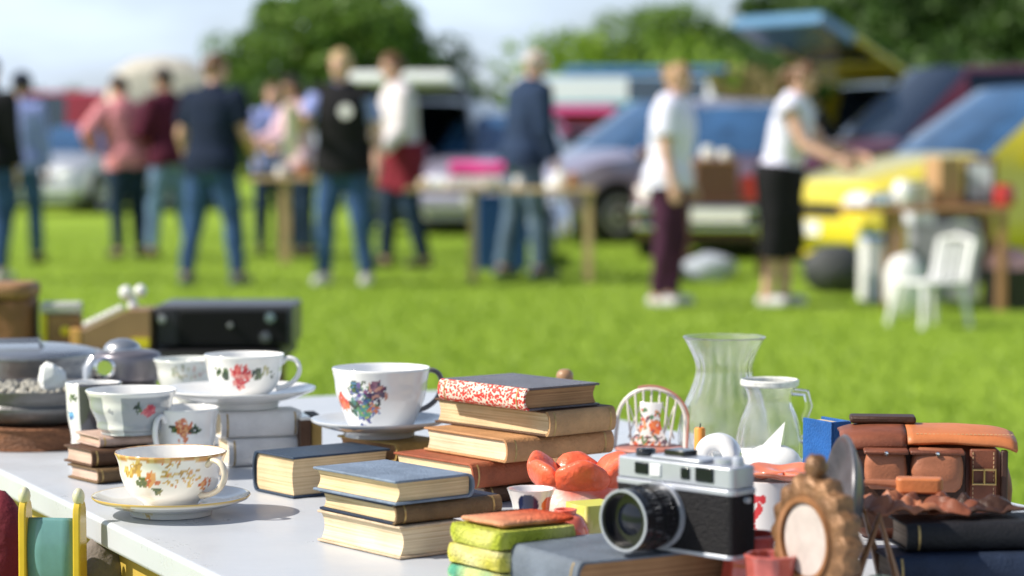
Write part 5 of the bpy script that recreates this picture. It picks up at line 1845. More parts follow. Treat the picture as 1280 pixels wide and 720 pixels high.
# brown pepper pot peeping over the tall pile
p = base_at(706, 2.48, ZT + E)
o = MB().lathe(smooth_prof([(0.0, 0.0), (0.016, 0.0), (0.016, 0.02), (0.010, 0.035), (0.013, 0.06), (0.009, 0.082), (0.006, 0.086), (0.0085, 0.091), (0.0085, 0.098), (0.005, 0.1025), (0.0, 0.103)], 5), 30).build('pepper_pot', mat('turned_wood', (0.33, 0.19, 0.10), 0.4, var=0.4, scale=60, coat=0.3))
place(tag(o, 'turned brown pepper pot peeping over the tall pile of books', 'pepper pot'), p)
# white china ring, orange candle, china bird
p = base_at(898, 2.20, ZT + E)
axv = Matrix.Rotation(R(-20), 3, 'Z') @ Matrix.Rotation(R(90), 3, 'X')
o = MB().lathe(smooth_prof([(0.007, -0.010), (0.017, -0.011), (0.021, -0.006), (0.0215, 0.0), (0.021, 0.006), (0.017, 0.011), (0.007, 0.010), (0.0055, 0.0), (0.007, -0.010)], 4), 40, (0, 0, 0.0485), axis=axv, caps=False)
b_ = o
t = thing('napkin_ring', 'white china ring on a block stand just behind the camera top', 'napkin ring', p, 0)
b_.build('ring', china, t)
MB().lathe(smooth_prof([(0.0, 0.0), (0.022, 0.0), (0.022, 0.006), (0.012, 0.010), (0.010, 0.019), (0.014, 0.0275)], 4) + [(0.0, 0.0275)], 30).build('stand', china, t)
orc = mat('orange_wax', (0.78, 0.30, 0.05), 0.5, sub=0.2)
p = base_at(875, 2.26, ZT + E)
t = thing('candle', 'short orange candle standing beside the white china ring', 'candle', p, 0)
MB().lathe([(0.0, 0.0), (0.0052, 0.0), (0.0052, 0.0665), (0.0042, 0.068), (0.0, 0.0675)], 20).build('wax', orc, t)
MB().tube([(0, 0, 0.067), (0.0005, 0, 0.072)], 0.0007, 6).build('wick', black_trim, t)
p = base_at(962, 2.30, ZT + E)
t = thing('china_bird', 'white china bird with a pointed raised tail beside the glass jug', 'ornament', p, R(-20))
MB().lathe(smooth_prof([(0.0, 0.0), (0.02, 0.0), (0.018, 0.006), (0.012, 0.011), (0.012, 0.016)], 4) + [(0.0, 0.016)], 28).build('stand', china, t)
MB().ball((0.004, 0, 0.030), (0.028, 0.018, 0.018), 12, 20).build('bird_body', china, t)
MB().tube([(-0.012, 0, 0.030), (-0.022, 0, 0.036), (-0.030, 0, 0.040)], [0.012, 0.008, 0.003], 12).build('head', china, t)
tl = MB().add([(-0.010, -0.005, 0.042), (0.012, -0.007, 0.042), (0.016, -0.003, 0.070), (0.012, 0.007, 0.042), (-0.010, 0.005, 0.042)], [(0, 1, 2), (1, 3, 2), (3, 4, 2), (4, 0, 2), (0, 4, 3, 1)])
tl.build('tail', china, t, smooth=False)

# ruffled orange bowl
orange_attr = mat('orange_glass', (0.8, 0.3, 0.1), 0.12, var=0.10, attr=True, coat=0.8, trans=0.0, sub=0.2, bump=0.25, bscale=70)
p = base_at(724, 2.05, ZT + E)
t = thing('ruffled_pot', 'white ceramic pot topped by rounded orange red petals between the tall pile and the camera', 'pot', p, R(20))
hh = 0.050
out = smooth_prof([(0.024, 0.0), (0.030, 0.004), (0.041, 0.016), (0.0435, 0.028), (0.039, 0.040), (0.036, hh)], 6)
inn = [(r - 0.0035, z) for r, z in out if z > 0.006]
def orp(a, r, z):
    k_ = min(1, max(0, (z - 0.034 + 0.006 * math.sin(3 * a) + 0.003 * math.sin(8 * a)) / 0.012))
    w_, o_ = (0.74, 0.64, 0.58), (0.70, 0.10, 0.035)
    return tuple(w_[i] * (1 - k_) + o_[i] * k_ for i in range(3))
MB().lathe([(0.0, 0.001)] + out + list(reversed(inn)) + [(0.0, 0.007)], 120, paint=orp).build('bowl', orange_attr, t, paint=True, angle=80)
orange_pet = mat('orange_petal', (0.78, 0.13, 0.055), 0.35, var=0.3, scale=45, coat=0.25, bump=0.5, bscale=55)
for k in range(6):
    a_ = 2 * math.pi * k / 6 + 0.2
    Mq = Matrix.Rotation(a_, 3, 'Z') @ Matrix.Rotation(R(32), 3, 'Y')
    rr_ = 0.020 if k % 2 else 0.0235
    MB().ball((0.034 * math.cos(a_), 0.034 * math.sin(a_), 0.052), (0.0085, rr_, rr_ * 0.82), 14, 22, rot=Mq, wob=lambda q: 1 + 0.14 * fn(q, 70, k)).build('petal', orange_pet, t)

# white dish with dark blue spot, orange spoon end
p = base_at(664, 1.985, ZT + E)
DS = 0.72
t = thing('small_dish', 'small white dish with a dark blue oval and an orange dab by the orange bowl', 'dish', p, R(-15))
sp9 = [(0.0, 0.0, 0, 0, 0, 0)]
def dishp(a, r, z):
    aa = (a - R(-85) + math.pi) % (2 * math.pi) - math.pi
    if (aa / 0.55) ** 2 + ((z - 0.037) / 0.0095) ** 2 < 1:
        return (0.012, 0.02, 0.07)
    if ((aa - 1.15) / 0.42) ** 2 + ((z - 0.037) / 0.007) ** 2 < 1:
        return (0.75, 0.13, 0.05)
    return (0.76, 0.74, 0.74)
prof = resample(smooth_prof([(0.014, 0.0), (0.018, 0.004), (0.0175, 0.026), (0.0185, 0.037), (0.0225, 0.048), (0.0235, 0.0493)], 4), 0.001)
bo = MB().lathe([(0.0, 0.001)] + prof + [(r - 0.002, z) for r, z in reversed(prof) if z > 0.005] + [(0.0, 0.006)], 120, paint=dishp).build('bowl', china_p, t, paint=True, angle=80)
bo.scale = (0.86, 0.86, 1.0)
# yellow green cloth pile
folded = mat('folded_cloth', (0.5, 0.5, 0.1), 0.95, var=0.3, scale=60, attr=True, bump=0.7, bscale=420, spec=0.08)
p = base_at(641, 1.84, ZT + E)
def slab(mb, cx, cy, z0, w, d, h, seed, colf, n=26, m=8):
    P, C = [], []
    for i in range(m + 1):
        t_ = i / m
        a_ = math.pi * (t_ - 0.5)
        row, cr_ = [], []
        for j in range(n * 4):
            ang = 2 * math.pi * j / (n * 4)
            e_ = 11.0
            x = math.copysign(abs(math.cos(ang)) ** (2 / e_), math.cos(ang)) * w / 2
            y = math.copysign(abs(math.sin(ang)) ** (2 / e_), math.sin(ang)) * d / 2
            bulge = 1 - 0.035 * (1 - math.cos(a_)) + 0.035 * fn((x, y, z0 + t_ * h), 40, seed)
            zz = z0 + h * t_ + 0.0016 * fn((x, y, seed), 45, seed)
            q = (cx + x * bulge, cy + y * bulge, zz)
            row.append(q)
            cr_.append(colf(q))
        P.append(row)
        C.append(cr_)
    o = len(mb.v)
    mb.grid(P, False, True, 0, C)
    mb.f += [tuple(o + j for j in range(n * 4 - 1, -1, -1)), tuple(o + m * n * 4 + j for j in range(n * 4))]
    mb.m += [0, 0]
GF = 'folded bright cloths'
def cf(c1, c2, c3, seed):
    def f(q):
        n_ = fn(q, 38, seed) + 0.5 * fn(q, 90, seed)
        k_ = min(1, max(0, n_ * 1.6 + 0.45))
        c = tuple(a * (1 - k_) + b * k_ for a, b in zip(c1, c2))
        if q[0] + 0.6 * q[1] > 0.022 + 0.010 * fn(q, 30, seed + 5):
            c = c3
        return c
    return f
zz = p.z
for q, (w, d, h, c1_, c2_, c3_, lb) in enumerate(((0.080, 0.072, 0.012, (0.12, 0.42, 0.28), (0.62, 0.62, 0.25), (0.35, 0.22, 0.08), 'folded cloth with a mint green edge at the bottom of the bright cloth pile'),
                                             (0.079, 0.071, 0.0145, (0.62, 0.58, 0.10), (0.72, 0.68, 0.34), (0.35, 0.32, 0.04), 'lemon yellow folded cloth in the middle of the bright cloth pile'),
                                             (0.077, 0.069, 0.0135, (0.46, 0.52, 0.06), (0.70, 0.68, 0.22), (0.62, 0.08, 0.03), 'lime green cloth with a red patch on top of the bright cloth pile'))):
    m_ = MB()
    slab(m_, 0, 0, 0, w, d, h, 3 + q, cf(c1_, c2_, c3_, q))
    o = m_.build('folded_cloth', folded, None, paint=True, angle=60)
    place(tag(o, lb, 'cloth', GF), (p.x, p.y, zz), R(36))
    zz += h + 0.0012
o = MB()
slab(o, 0, 0, 0, 0.072, 0.056, 0.0035, 12, lambda q: (0.72, 0.34, 0.20) if q[0] < 0.01 else (0.68, 0.10, 0.04))
o = o.build('folded_cloth', folded, None, paint=True, angle=60)
place(tag(o, 'thin salmon pink cloth laid over the lime green one', 'cloth', GF), (p.x + 0.004, p.y + 0.004, zz + 0.0008), R(36))
# red glazed ball, lemon block
redg = mat('red_glaze', (0.50, 0.07, 0.05), 0.12, var=0.2, scale=60, coat=0.8)
p = base_at(707, 1.93, ZT + E)
o = MB().lathe(smooth_prof([(0.0, 0.0), (0.012, 0.0), (0.0185, 0.012), (0.019, 0.024), (0.014, 0.034), (0.009, 0.037), (0.0095, 0.040), (0.0075, 0.040), (0.0065, 0.036), (0.0, 0.034)], 4), 36).build('small_vase', mat('coral_glaze', (0.74, 0.16, 0.10), 0.15, var=0.15, scale=60, coat=0.7))
place(tag(o, 'round coral red pot between the bright cloths and the camera', 'pot'), p)
p = base_at(742, 1.965, ZT + E)
o = MB()
slab(o, 0, 0, 0, 0.036, 0.036, 0.040, 31, lambda q: (0.68, 0.66, 0.24) if fn(q, 60, 3) > -0.1 else (0.55, 0.56, 0.12))
o = o.build('soap_block', mat('lemon_wax', (0.7, 0.68, 0.3), 0.5, attr=True, var=0.08, sub=0.15), None, paint=True, angle=60)
place(tag(o, 'pale lemon yellow block of soap beside the camera lens', 'soap'), p, R(30))

# ------------------------------------------------------------------ the camera on its book
CB = base_at(790, 1.80, ZT + E)
th_b = R(42)
P_ = at(745, 700, 1.66)
# large grey blue book under the camera
zb = 0.034
t = thing('book', 'large slate blue book lying under the old camera', 'book', (bgx(790, 1.80) + 0.0, 1.80, ZT + E), R(30))
slate = cover('slate', (0.12, 0.145, 0.18), 0.5)
book_mesh(t, 0.150, 0.105, zb, slate, pg_brown, 2, spine=slate)
lm_ = MB()
for k, w in enumerate((0.006, 0.004, 0.007, 0.005, 0.003, 0.006)):
    pass
z_c = ZT + E + zb + 0.0008
blackl = mat('black_leather', (0.006, 0.006, 0.008), 0.5, var=0.3, scale=120, bump=0.4, bscale=700, spec=0.25)
blackm = mat('black_metal', (0.010, 0.010, 0.012), 0.22, var=0.2, coat=0.4)
satin = mat('satin_chrome', (0.44, 0.47, 0.54), 0.30, 0.35, var=0.06, scale=40)
cg = base_at(857, 1.765, z_c)
t = thing('camera', 'vintage black and silver film camera with a big lens on the slate blue book', 'camera', cg, R(-44))
CW, CD, CH = 0.112, 0.030, 0.070
MB().prism(roundbox(CW, CD, 1, 0.006, 5), 0.0035, 0.046, 'xy').build('body', blackl, t, angle=30)
MB().prism(roundbox(CW, CD, 1, 0.006, 5), 0.0, 0.0033, 'xy').build('base_plate', satin, t, bevel=0.0006)
MB().prism(roundbox(CW + 0.0012, CD + 0.0012, 1, 0.0066, 5), 0.0462, 0.0505, 'xy').build('trim_band', satin, t, bevel=0.0008)
tp = MB().prism(roundbox(CW - 0.001, CD - 0.002, 1, 0.005, 5), 0.0507, 0.0665, 'xy').build('top_plate', satin, t, bevel=0.0012)
MB().prism(roundbox(0.050, CD - 0.006, 1, 0.004, 4), 0.0667, 0.0695, 'xy').build('viewfinder_hump', satin, t, bevel=0.001)
yf = -(CD - 0.002) / 2
gls = mat('dark_lens_glass', (0.006, 0.008, 0.014), 0.12, coat=0.25, spec=0.35)
for (wx, wz, ww, wh) in ((-0.030, 0.0592, 0.013, 0.0085), (0.030, 0.0595, 0.017, 0.0105), (0.012, 0.0590, 0.0085, 0.0085)):
    MB().box((wx, yf - 0.0004, wz), (ww, 0.0016, wh)).build('viewfinder_window', gls, tp, bevel=0.0008)
MB().box((-0.0165, yf - 0.0004, 0.0588), (0.0105, 0.0018, 0.0095)).build('frosted_window', mat('frosted_white', (0.70, 0.73, 0.76), 0.25), tp, bevel=0.0008)
for kx, kr, kh in ((-0.040, 0.0075, 0.005), (0.036, 0.0085, 0.0045), (0.0475, 0.0042, 0.006)):
    MB().lathe([(0.0, 0.0667), (kr, 0.0667), (kr, 0.0667 + kh * 0.85), (kr * 0.9, 0.0667 + kh), (0.0, 0.0667 + kh)], 32, (kx, 0.002, 0)).build('dial', blackm if kx < 0 else satin, tp, angle=50)
MB().box((-0.006, 0.002, 0.0716), (0.019, 0.016, 0.0042)).build('accessory_shoe', blackm, tp, bevel=0.0006)
for s in (-1, 1):
    MB().tube([(s * (CW / 2 + 0.0002), 0, 0.0425), (s * (CW / 2 + 0.004), 0, 0.0425)], 0.0022, 10).build('strap_lug', satin, t)
# lens barrel along -y
lx, lz = -0.012, 0.0265
axl = Matrix.Rotation(R(90), 3, 'X')
YB_ = CD / 2
def ring(r0, r1, y0, y1, nm, m, knurl=0, par=None, n=96):
    r0, r1 = r0 * 0.94, r1 * 0.94
    y0, y1 = YB_ + (y0 - YB_) * 0.90, YB_ + (y1 - YB_) * 0.90
    pr = [(r0, y0), (r1, y0), (r1, y1), (r0, y1), (r0, y0)]
    wob = None
    if knurl:
        wob = lambda a, r, z: ((r + (0.0006 if math.sin(a * knurl) > 0 else -0.0002)) if r > r0 + 1e-5 else r, z)
        n = knurl * 4
    mb = MB()
    P = []
    for r, z in pr[:4]:
        row = []
        for k in range(n):
            a = 2 * math.pi * k / n
            rr, z2 = wob(a, r, z) if wob else (r, z)
            v = axl @ Vector((rr * math.cos(a), rr * math.sin(a), z2))
            row.append((v.x + lx, v.y, v.z + lz))
        P.append(row)
    mb.grid(P, True, True)
    return mb.build(nm, m, par or t, angle=30)
y0 = CD / 2
ring(0.010, 0.0262, y0 - 0.001, y0 + 0.004, 'lens_mount', satin)
bar = ring(0.010, 0.0245, y0 + 0.0042, y0 + 0.012, 'lens_barrel', blackm)
ring(0.010, 0.0252, y0 + 0.0122, y0 + 0.0215, 'focus_ring', blackm, 44, bar)
ring(0.010, 0.0240, y0 + 0.0217, y0 + 0.0265, 'aperture_ring', blackm, 0, bar)
ring(0.010, 0.0246, y0 + 0.0267, y0 + 0.0345, 'grip_ring', blackm, 36, bar)
ring(0.0205, 0.0240, y0 + 0.0347, y0 + 0.0440, 'hood', blackm, 0, bar)
ring(0.0222, 0.0239, y0 + 0.0441, y0 + 0.0452, 'filter_rim', satin, 0, bar)
ring(0.0125, 0.0204, y0 + 0.0345, y0 + 0.0365, 'inner_ring', blackm, 0, bar)
el = MB()
P = []
for k in range(9):
    r = 0.0116 * k / 8
    z = y0 + 0.0350 - 2.6 * 13.0 * r * r * 0.5 * 1.0 - 0.0
    P.append([((axl @ Vector((max(r, 1e-5) * math.cos(a), max(r, 1e-5) * math.sin(a), z))) + Vector((lx, 0, lz))) for a in [2 * math.pi * j / 40 for j in range(40)]])
el.grid(P, False, True)
el.build('front_lens', gls, bar)

# mug with red motif behind the camera
p = base_at(962, 1.95, ZT + E)
def mugp(a, r, z):
    aa = (a + math.pi) % (2 * math.pi) - math.pi
    u = aa * 0.026
    if abs(z - 0.049) < 0.0028 + 0.001 * math.sin(u * 900) and -0.012 < u < 0.004:
        return (0.55, 0.05, 0.06)
    if (z < 0.049 and z > 0.024) and abs(u + 0.004 + 0.003 * math.sin(z * 260)) < 0.0018 + 0.0016 * math.sin(z * 190 + 1):
        return (0.58, 0.06, 0.07)
    return (0.70, 0.68, 0.69)
t = thing('mug', 'white straight sided mug with a red brush mark behind the camera', 'mug', p, toward(p, -0.25))
pr = resample(smooth_prof([(0.023, 0.0), (0.0255, 0.003), (0.0265, 0.03), (0.027, 0.062)], 4), 0.001)
MB().lathe([(0.0, 0.001)] + pr + [(0.026, 0.0625), (0.0245, 0.062), (0.0235, 0.008), (0.0, 0.008)], 140, paint=mugp).build('mug_body', china_p, t, paint=True, angle=60)
MB().tube([(-0.025, 0, 0.05), (-0.040, 0, 0.048), (-0.042, 0, 0.024), (-0.026, 0, 0.014)], 0.0035, 10).build('handle', china, t)
o = MB().lathe(smooth_prof([(0.0, 0.0), (0.022, 0.0), (0.034, 0.004), (0.036, 0.0065), (0.033, 0.0065), (0.02, 0.003), (0.0, 0.003)], 4), 40, wob=lambda a, r, z: (r * (1 + 0.05 * math.cos(6 * a)), z + 0.0012 * math.cos(6 * a))).build('saucer', mat('orange_china', (0.72, 0.20, 0.10), 0.2, var=0.25, scale=60, coat=0.6))
place(tag(o, 'scalloped orange red saucer laid on the white mug', 'saucer'), p + Vector((0.012, 0, 0.0635)))

# ------------------------------------------------------------------ brass framed clock
brass = mat('worn_brass', (0.20, 0.105, 0.05), 0.45, 0.3, var=0.65, scale=60, bump=0.3, bscale=200)
brown_w = mat('clock_wood', (0.30, 0.14, 0.06), 0.4, var=0.3, scale=40, coat=0.3)
p = base_at(1020, 1.685, ZT + E)
t = thing('mantel_clock', 'small round clock with a scalloped brass frame and blank pale face beside the leather bag', 'clock', p, R(-61))
cz = 0.056
def facing(mb, prof, n=72, wob=None, c=(0, 0, cz)):
    return mb.lathe(prof, n, c, wob=wob, axis=axl, caps=False)
facing(MB(), [(0.0285, -0.008), (0.044, -0.008), (0.046, 0.0), (0.043, 0.006), (0.036, 0.009), (0.0305, 0.0085), (0.0285, 0.006)], 120,
       wob=lambda a, r, z: (r * (1 + (0.055 * math.cos(16 * a) if r > 0.035 else 0)), z)).build('frame', brass, t)
facing(MB(), [(0.0255, 0.0086), (0.0305, 0.0088), (0.0300, 0.0115), (0.0265, 0.0105)], 72).build('bezel_ring', brown_w, t)
facing(MB(), [(0.0, 0.0080), (0.0284, 0.0078), (0.0284, 0.004), (0.0, 0.004)], 60).build('face', mat('clock_face', (0.50, 0.44, 0.41), 0.35, var=0.2, scale=60, coat=0.6), t)
facing(MB(), [(0.0, -0.022), (0.024, -0.02), (0.034, -0.0085), (0.0, -0.0085)], 48).build('back_case', brown_w, t)
for s in (-1, 1):
    MB().lathe(smooth_prof([(0.0, 0.0), (0.006, 0.0), (0.007, 0.004), (0.0045, 0.010), (0.006, 0.022), (0.0, 0.026)], 4), 18, (s * 0.026, -0.002, 0)).build('foot', brass, t)
MB().ball((0, 0, cz + 0.051), (0.009, 0.008, 0.009), 10, 16, wob=lambda p: 1 + 0.2 * fn(p, 300, 2)).build('finial', brass, t)
# dark plate on edge
slate_p = mat('slate_plate', (0.10, 0.10, 0.115), 0.35, 0.3, var=0.4, scale=50)
p = base_at(1066, 1.79, ZT + E)
t = thing('display_plate', 'dark slate plate stood on edge in a brown wooden stand behind the clock', 'plate', p, R(-86))
axp = Matrix.Rotation(R(82), 3, 'X')
MB().lathe(smooth_prof([(0.0, 0.0), (0.034, 0.0), (0.038, 0.002), (0.052, 0.010), (0.0525, 0.013), (0.050, 0.013), (0.036, 0.005), (0.0, 0.004)], 4), 64, (0, 0, 0.0625), axis=axp).build('plate', slate_p, t)
MB().tube([(-0.03, -0.034, 0.003), (-0.03, -0.006, 0.004), (-0.03, 0.014, 0.06), (-0.03, 0.03, 0.003)], 0.004, 8).build('stand', brown_w, t)
MB().tube([(0.03, -0.034, 0.003), (0.03, -0.006, 0.004), (0.03, 0.014, 0.06), (0.03, 0.03, 0.003)], 0.004, 8).build('stand', brown_w, t)
# red glazed little pots
GRP = 'red glazed salt pots'
for k, (px, dd, s_, lb) in enumerate(((938, 1.765, 1.15, 'red glazed salt pot between the camera and the clock'), (966, 1.70, 1.05, 'smaller pinkish red salt pot at the foot of the clock'))):
    p = base_at(px, dd, ZT + E)
    o = MB().lathe([(r * s_, z_ * s_) for r, z_ in smooth_prof([(0.0, 0.0), (0.014, 0.0), (0.018, 0.008), (0.0165, 0.024), (0.0175, 0.036), (0.0185, 0.040), (0.016, 0.0405), (0.014, 0.034), (0.0, 0.030)], 4)], 36,
                   wob=lambda a, r, z: (r * (1 + 0.04 * math.cos(8 * a)), z)).build('salt_pot', redg if k == 0 else mat('pink_glaze', (0.40, 0.09, 0.075), 0.15, var=0.3, scale=70, coat=0.7))
    place(tag(o, lb, 'pot', GRP), p)

# ------------------------------------------------------------------ leather bag and its neighbours
leather = mat('brown_leather', (0.17, 0.052, 0.026), 0.48, var=0.5, scale=30, bump=0.10, bscale=420, coat=0.0)
leather_l = mat('tan_leather', (0.33, 0.12, 0.06), 0.5, var=0.3, scale=30, bump=0.10, bscale=420, coat=0.0)
leather_o = mat('orange_leather', (0.52, 0.17, 0.06), 0.48, var=0.2, scale=30, bump=0.08, bscale=420, coat=0.0)
leather_d = mat('dark_leather', (0.045, 0.018, 0.010), 0.5, var=0.4, scale=30, bump=0.12, bscale=420)
p = base_at(1157, 2.06, ZT + E)
t = thing('leather_bag', 'brown leather camera bag with two bulging front pockets and a bright tan top', 'bag', p, R(-6))
def squ(w, d, z0, z1, taper, e_, n=64, m=10, cx=0, cy=0, seed=0, wobble=0.0015):
    P = []
    for i in range(m + 1):
        t_ = i / m
        row = []
        s_ = 1 - taper * t_ ** 3
        rd = math.sin(math.pi * min(1, (t_ * 0.96 + 0.02))) ** 0.12
        for j in range(n):
            a = 2 * math.pi * j / n
            x = math.copysign(abs(math.cos(a)) ** (2 / e_), math.cos(a)) * w / 2 * s_ * rd
            y = math.copysign(abs(math.sin(a)) ** (2 / e_), math.sin(a)) * d / 2 * s_ * rd
            f = wobble * fn((x, y, t_ * 0.1), 35, seed)
            row.append((cx + x + f, cy + y + f, z0 + (z1 - z0) * t_ + f))
        P.append(row)
    mb = MB()
    mb.grid(P, False, True)
    mb.f += [tuple(range(n - 1, -1, -1)), tuple(m * n + j for j in range(n))]
    mb.m += [0, 0]
    return mb
BWd, BDp, BHt = 0.143, 0.085, 0.083
squ(BWd, BDp, 0.0, BHt, 0.06, 7, seed=1).build('body', leather, t, angle=60)
# recess panel, pockets, straps
fy = -BDp / 2
MB().box((-0.018, fy - 0.001, 0.044), (0.098, 0.003, 0.066)).build('front_panel', leather_d, t, bevel=0.001)
squ(0.036, 0.024, 0.046, 0.078, 0.02, 4, cx=-0.036, cy=fy - 0.010, seed=3).build('pocket', leather_l, t, angle=70)
squ(0.044, 0.028, 0.044, 0.079, 0.02, 4, cx=0.006, cy=fy - 0.012, seed=4).build('pocket', leather_l, t, angle=70)
MB().box((0.045, fy - 0.003, 0.040), (0.022, 0.006, 0.078)).build('strap', leather, t, bevel=0.0015)
MB().box((0.0625, fy - 0.002, 0.040), (0.006, 0.006, 0.076)).build('strap', leather_d, t, bevel=0.0015)
tf = MB()
P = []
for i in range(17):
    u = i / 16 * 0.62 - 0.12
    row = []
    for j in range(13):
        v = j / 12
        y = -BDp / 2 - 0.004 + (BDp + 0.008) * v
        z = BHt + 0.0030 + 0.005 * math.sin(math.pi * v) - 0.004 * max(0, 0.08 - v) / 0.08 - 0.006 * (abs(u) * 2) ** 6
        row.append((u * (BWd + 0.002), y, z + 0.001 * fn((u, v, 0), 5)))
    P.append(row)
tf.grid(P)
fl_ = tf.build('top_flap', leather_o, t)
P = []
for i in range(13):
    u = i / 12 * 0.375 - 0.5
    P.append([(u * (BWd + 0.002), -BDp / 2 - 0.003 + (BDp + 0.006) * j / 12, BHt + 0.0035 + 0.005 * math.sin(math.pi * j / 12) - 0.008 * max(0, 0.10 - j / 12) / 0.10 - 0.005 * (abs(u) * 2) ** 6) for j in range(13)])
f2 = MB().grid(P).build('side_flap', leather, t)
sd = f2.modifiers.new('thick', 'SOLIDIFY')
sd.thickness = 0.003
sd.offset = 1
sd = fl_.modifiers.new('thick', 'SOLIDIFY')
sd.thickness = 0.003
sd.offset = 1
MB().box((-0.036, 0.008, BHt + 0.0145), (0.056, 0.026, 0.006)).build('carry_handle', leather_d, t, bevel=0.002)
stitch = mat('stitching', (0.55, 0.36, 0.20), 0.8)
for x_ in (0.0365, 0.0535):
    sm_ = MB()
    for k in range(20):
        z_ = 0.004 + k * 0.0037
        sm_.tube([(x_, fy - 0.0064, z_), (x_, fy - 0.0064, z_ + 0.0022)], 0.0004, 5)
    sm_.build('stitching', stitch, t)
sm_ = MB()
for k in range(24):
    x_ = -0.010 + k * 0.0034
    sm_.tube([(x_, -BDp / 2 + 0.003, BHt + 0.0072), (x_ + 0.002, -BDp / 2 + 0.003, BHt + 0.0072)], 0.00045, 5)
sm_.build('stitching', stitch, t)
bk_ = MB()
bk_.tube([(0.036, fy - 0.008, 0.050), (0.055, fy - 0.008, 0.050), (0.055, fy - 0.008, 0.062), (0.036, fy - 0.008, 0.062)], 0.0012, 8, closed=True)
bk_.tube([(0.0455, fy - 0.009, 0.050), (0.0455, fy - 0.009, 0.062)], 0.0009, 6)
bk_.build('buckle', mat('buckle_brass', (0.5, 0.34, 0.14), 0.3, 0.8), t)
for cx_, w_ in ((-0.036, 0.037), (0.006, 0.045)):
    MB().box((cx_, fy - 0.0135, 0.0775), (w_, 0.024, 0.0035)).build('pocket_flap', leather, t, bevel=0.0014)
    MB().lathe([(0.0, 0.0), (0.0022, 0.0), (0.0016, 0.0014), (0.0, 0.0016)], 14, (cx_, fy - 0.0255, 0.0765), axis=Matrix.Rotation(R(90), 3, 'X')).build('stud', chrome, t)
# blue box standing behind
p = base_at(1034, 2.17, ZT + E)
t = thing('book', 'blue covered book standing upright against the leather bag', 'book', p, R(28))
bl_ = cover('bright_blue', (0.02, 0.10, 0.32), 0.35)
MB().box((-0.010, 0, 0.043), (0.0022, 0.044, 0.086)).build('cover', bl_, t, bevel=0.0006)
MB().box((0.010, 0, 0.043), (0.0022, 0.044, 0.086)).build('cover', bl_, t, bevel=0.0006)
MB().box((0.0, -0.021, 0.043), (0.0176, 0.0022, 0.086)).build('spine', bl_, t, bevel=0.0006)
MB().box((0.0, 0.001, 0.043), (0.0174, 0.040, 0.081)).build('pages', pg_pale, t)
for zz_ in (0.030, 0.052):
    MB().lathe([(0.0, 0.0), (0.0045, 0.0), (0.0045, 0.0012), (0.0, 0.0014)], 16, (0.0, -0.0222, zz_), axis=axl).build('badge', china, t)
# stacked dark books under scraps
d5 = 1.815
z = ZT + E
GD = 'dark books below the leather bag'
book('navy bound book at the bottom of the dark pair below the leather bag', 1112, d5 - 0.03, z, 10, 205, 0.026, 8, cv_navy, pg_grey, '-y', group=GD); z += 0.026 + E
book('black bound book on top of the dark pair below the leather bag', 1134, d5 - 0.01, z, 10, 190, 0.021, 7, cv_black, pg_grey, '-y', group=GD); z += 0.021 + E
# leather scraps on the dark books
def scrap(label, px, depth, zb_, w, d, h, m, seed, rz=0.0, name='leather_scrap', group='crumpled leather scraps'):
    p = base_at(px, depth, zb_)
    P = []
    n1, n2 = 30, 22
    for i in range(n1 + 1):
        row = []
        for j in range(n2 + 1):
            u, v = i / n1 - 0.5, j / n2 - 0.5
            edge = 1 - max(abs(u), abs(v)) * 2
            e1 = 1 + 0.18 * fn((u * 3, v * 3, seed), 1.4, seed)
            z_ = 0.0012 + h * max(0, 0.5 + 0.9 * fn((u * 2.2, v * 2.2, 0), 1.6, seed) + 0.35 * fn((u * 5, v * 5, 1), 1.6, seed)) * (0.35 + 0.65 * min(1, edge * 2.4))
            row.append((u * w * e1, v * d * e1, z_))
        P.append(row)
    mb = MB()
    mb.grid(P)
    o = mb.build(name, m, None)
    s_ = o.modifiers.new('thick', 'SOLIDIFY')
    s_.thickness = 0.0016
    s_.offset = 1
    return place(tag(o, label, 'leather', group), p, rz)
zs = ZT + 0.050
scrap('crumpled tan leather strip heaped on the dark books beside the plate', 1120, 1.84, zs - 0.0005, 0.055, 0.050, 0.020, leather_l, 3, 0.3)
scrap('reddish brown leather piece spread along the black book', 1172, 1.85, zs, 0.060, 0.045, 0.016, leather, 8, -0.4)
scrap('dark brown leather strip at the outer end of the black book', 1232, 1.85, zs, 0.052, 0.04, 0.012, leather_d, 15, 0.1)
t = thing('wooden_brush', 'small orange brown wooden brush lying on the leather scraps', 'brush', base_at(1150, 1.875, zs + 0.012), R(-8))
MB().prism(roundbox(0.036, 0.016, 1, 0.005, 4), 0, 0.012, 'xy').build('brush_head', leather_o, t, bevel=0.0015)
MB().tube([(-0.018, 0, 0.006), (-0.034, 0, 0.007), (-0.052, 0, 0.007)], [0.004, 0.003, 0.0022], 10).build('handle', leather_l, t)
MB().box((0, 0, -0.004), (0.032, 0.013, 0.0075)).build('bristle_block', leather_d, t)
# pale green reel
p = base_at(1102, 1.72, ZT + E)
t = thing('candle', 'squat pale green candle beside the navy book', 'candle', p, 0)
MB().lathe([(0.0, 0.0), (0.0085, 0.0), (0.009, 0.003), (0.0086, 0.006), (0.009, 0.009), (0.0086, 0.012), (0.009, 0.015), (0.0086, 0.018), (0.009, 0.021), (0.008, 0.023), (0.0, 0.022)], 24).build('wax', mat('green_wax', (0.62, 0.66, 0.44), 0.5, sub=0.1), t)
MB().tube([(0, 0, 0.022), (0.0004, 0, 0.028)], 0.0006, 6).build('wick', black_trim, t)

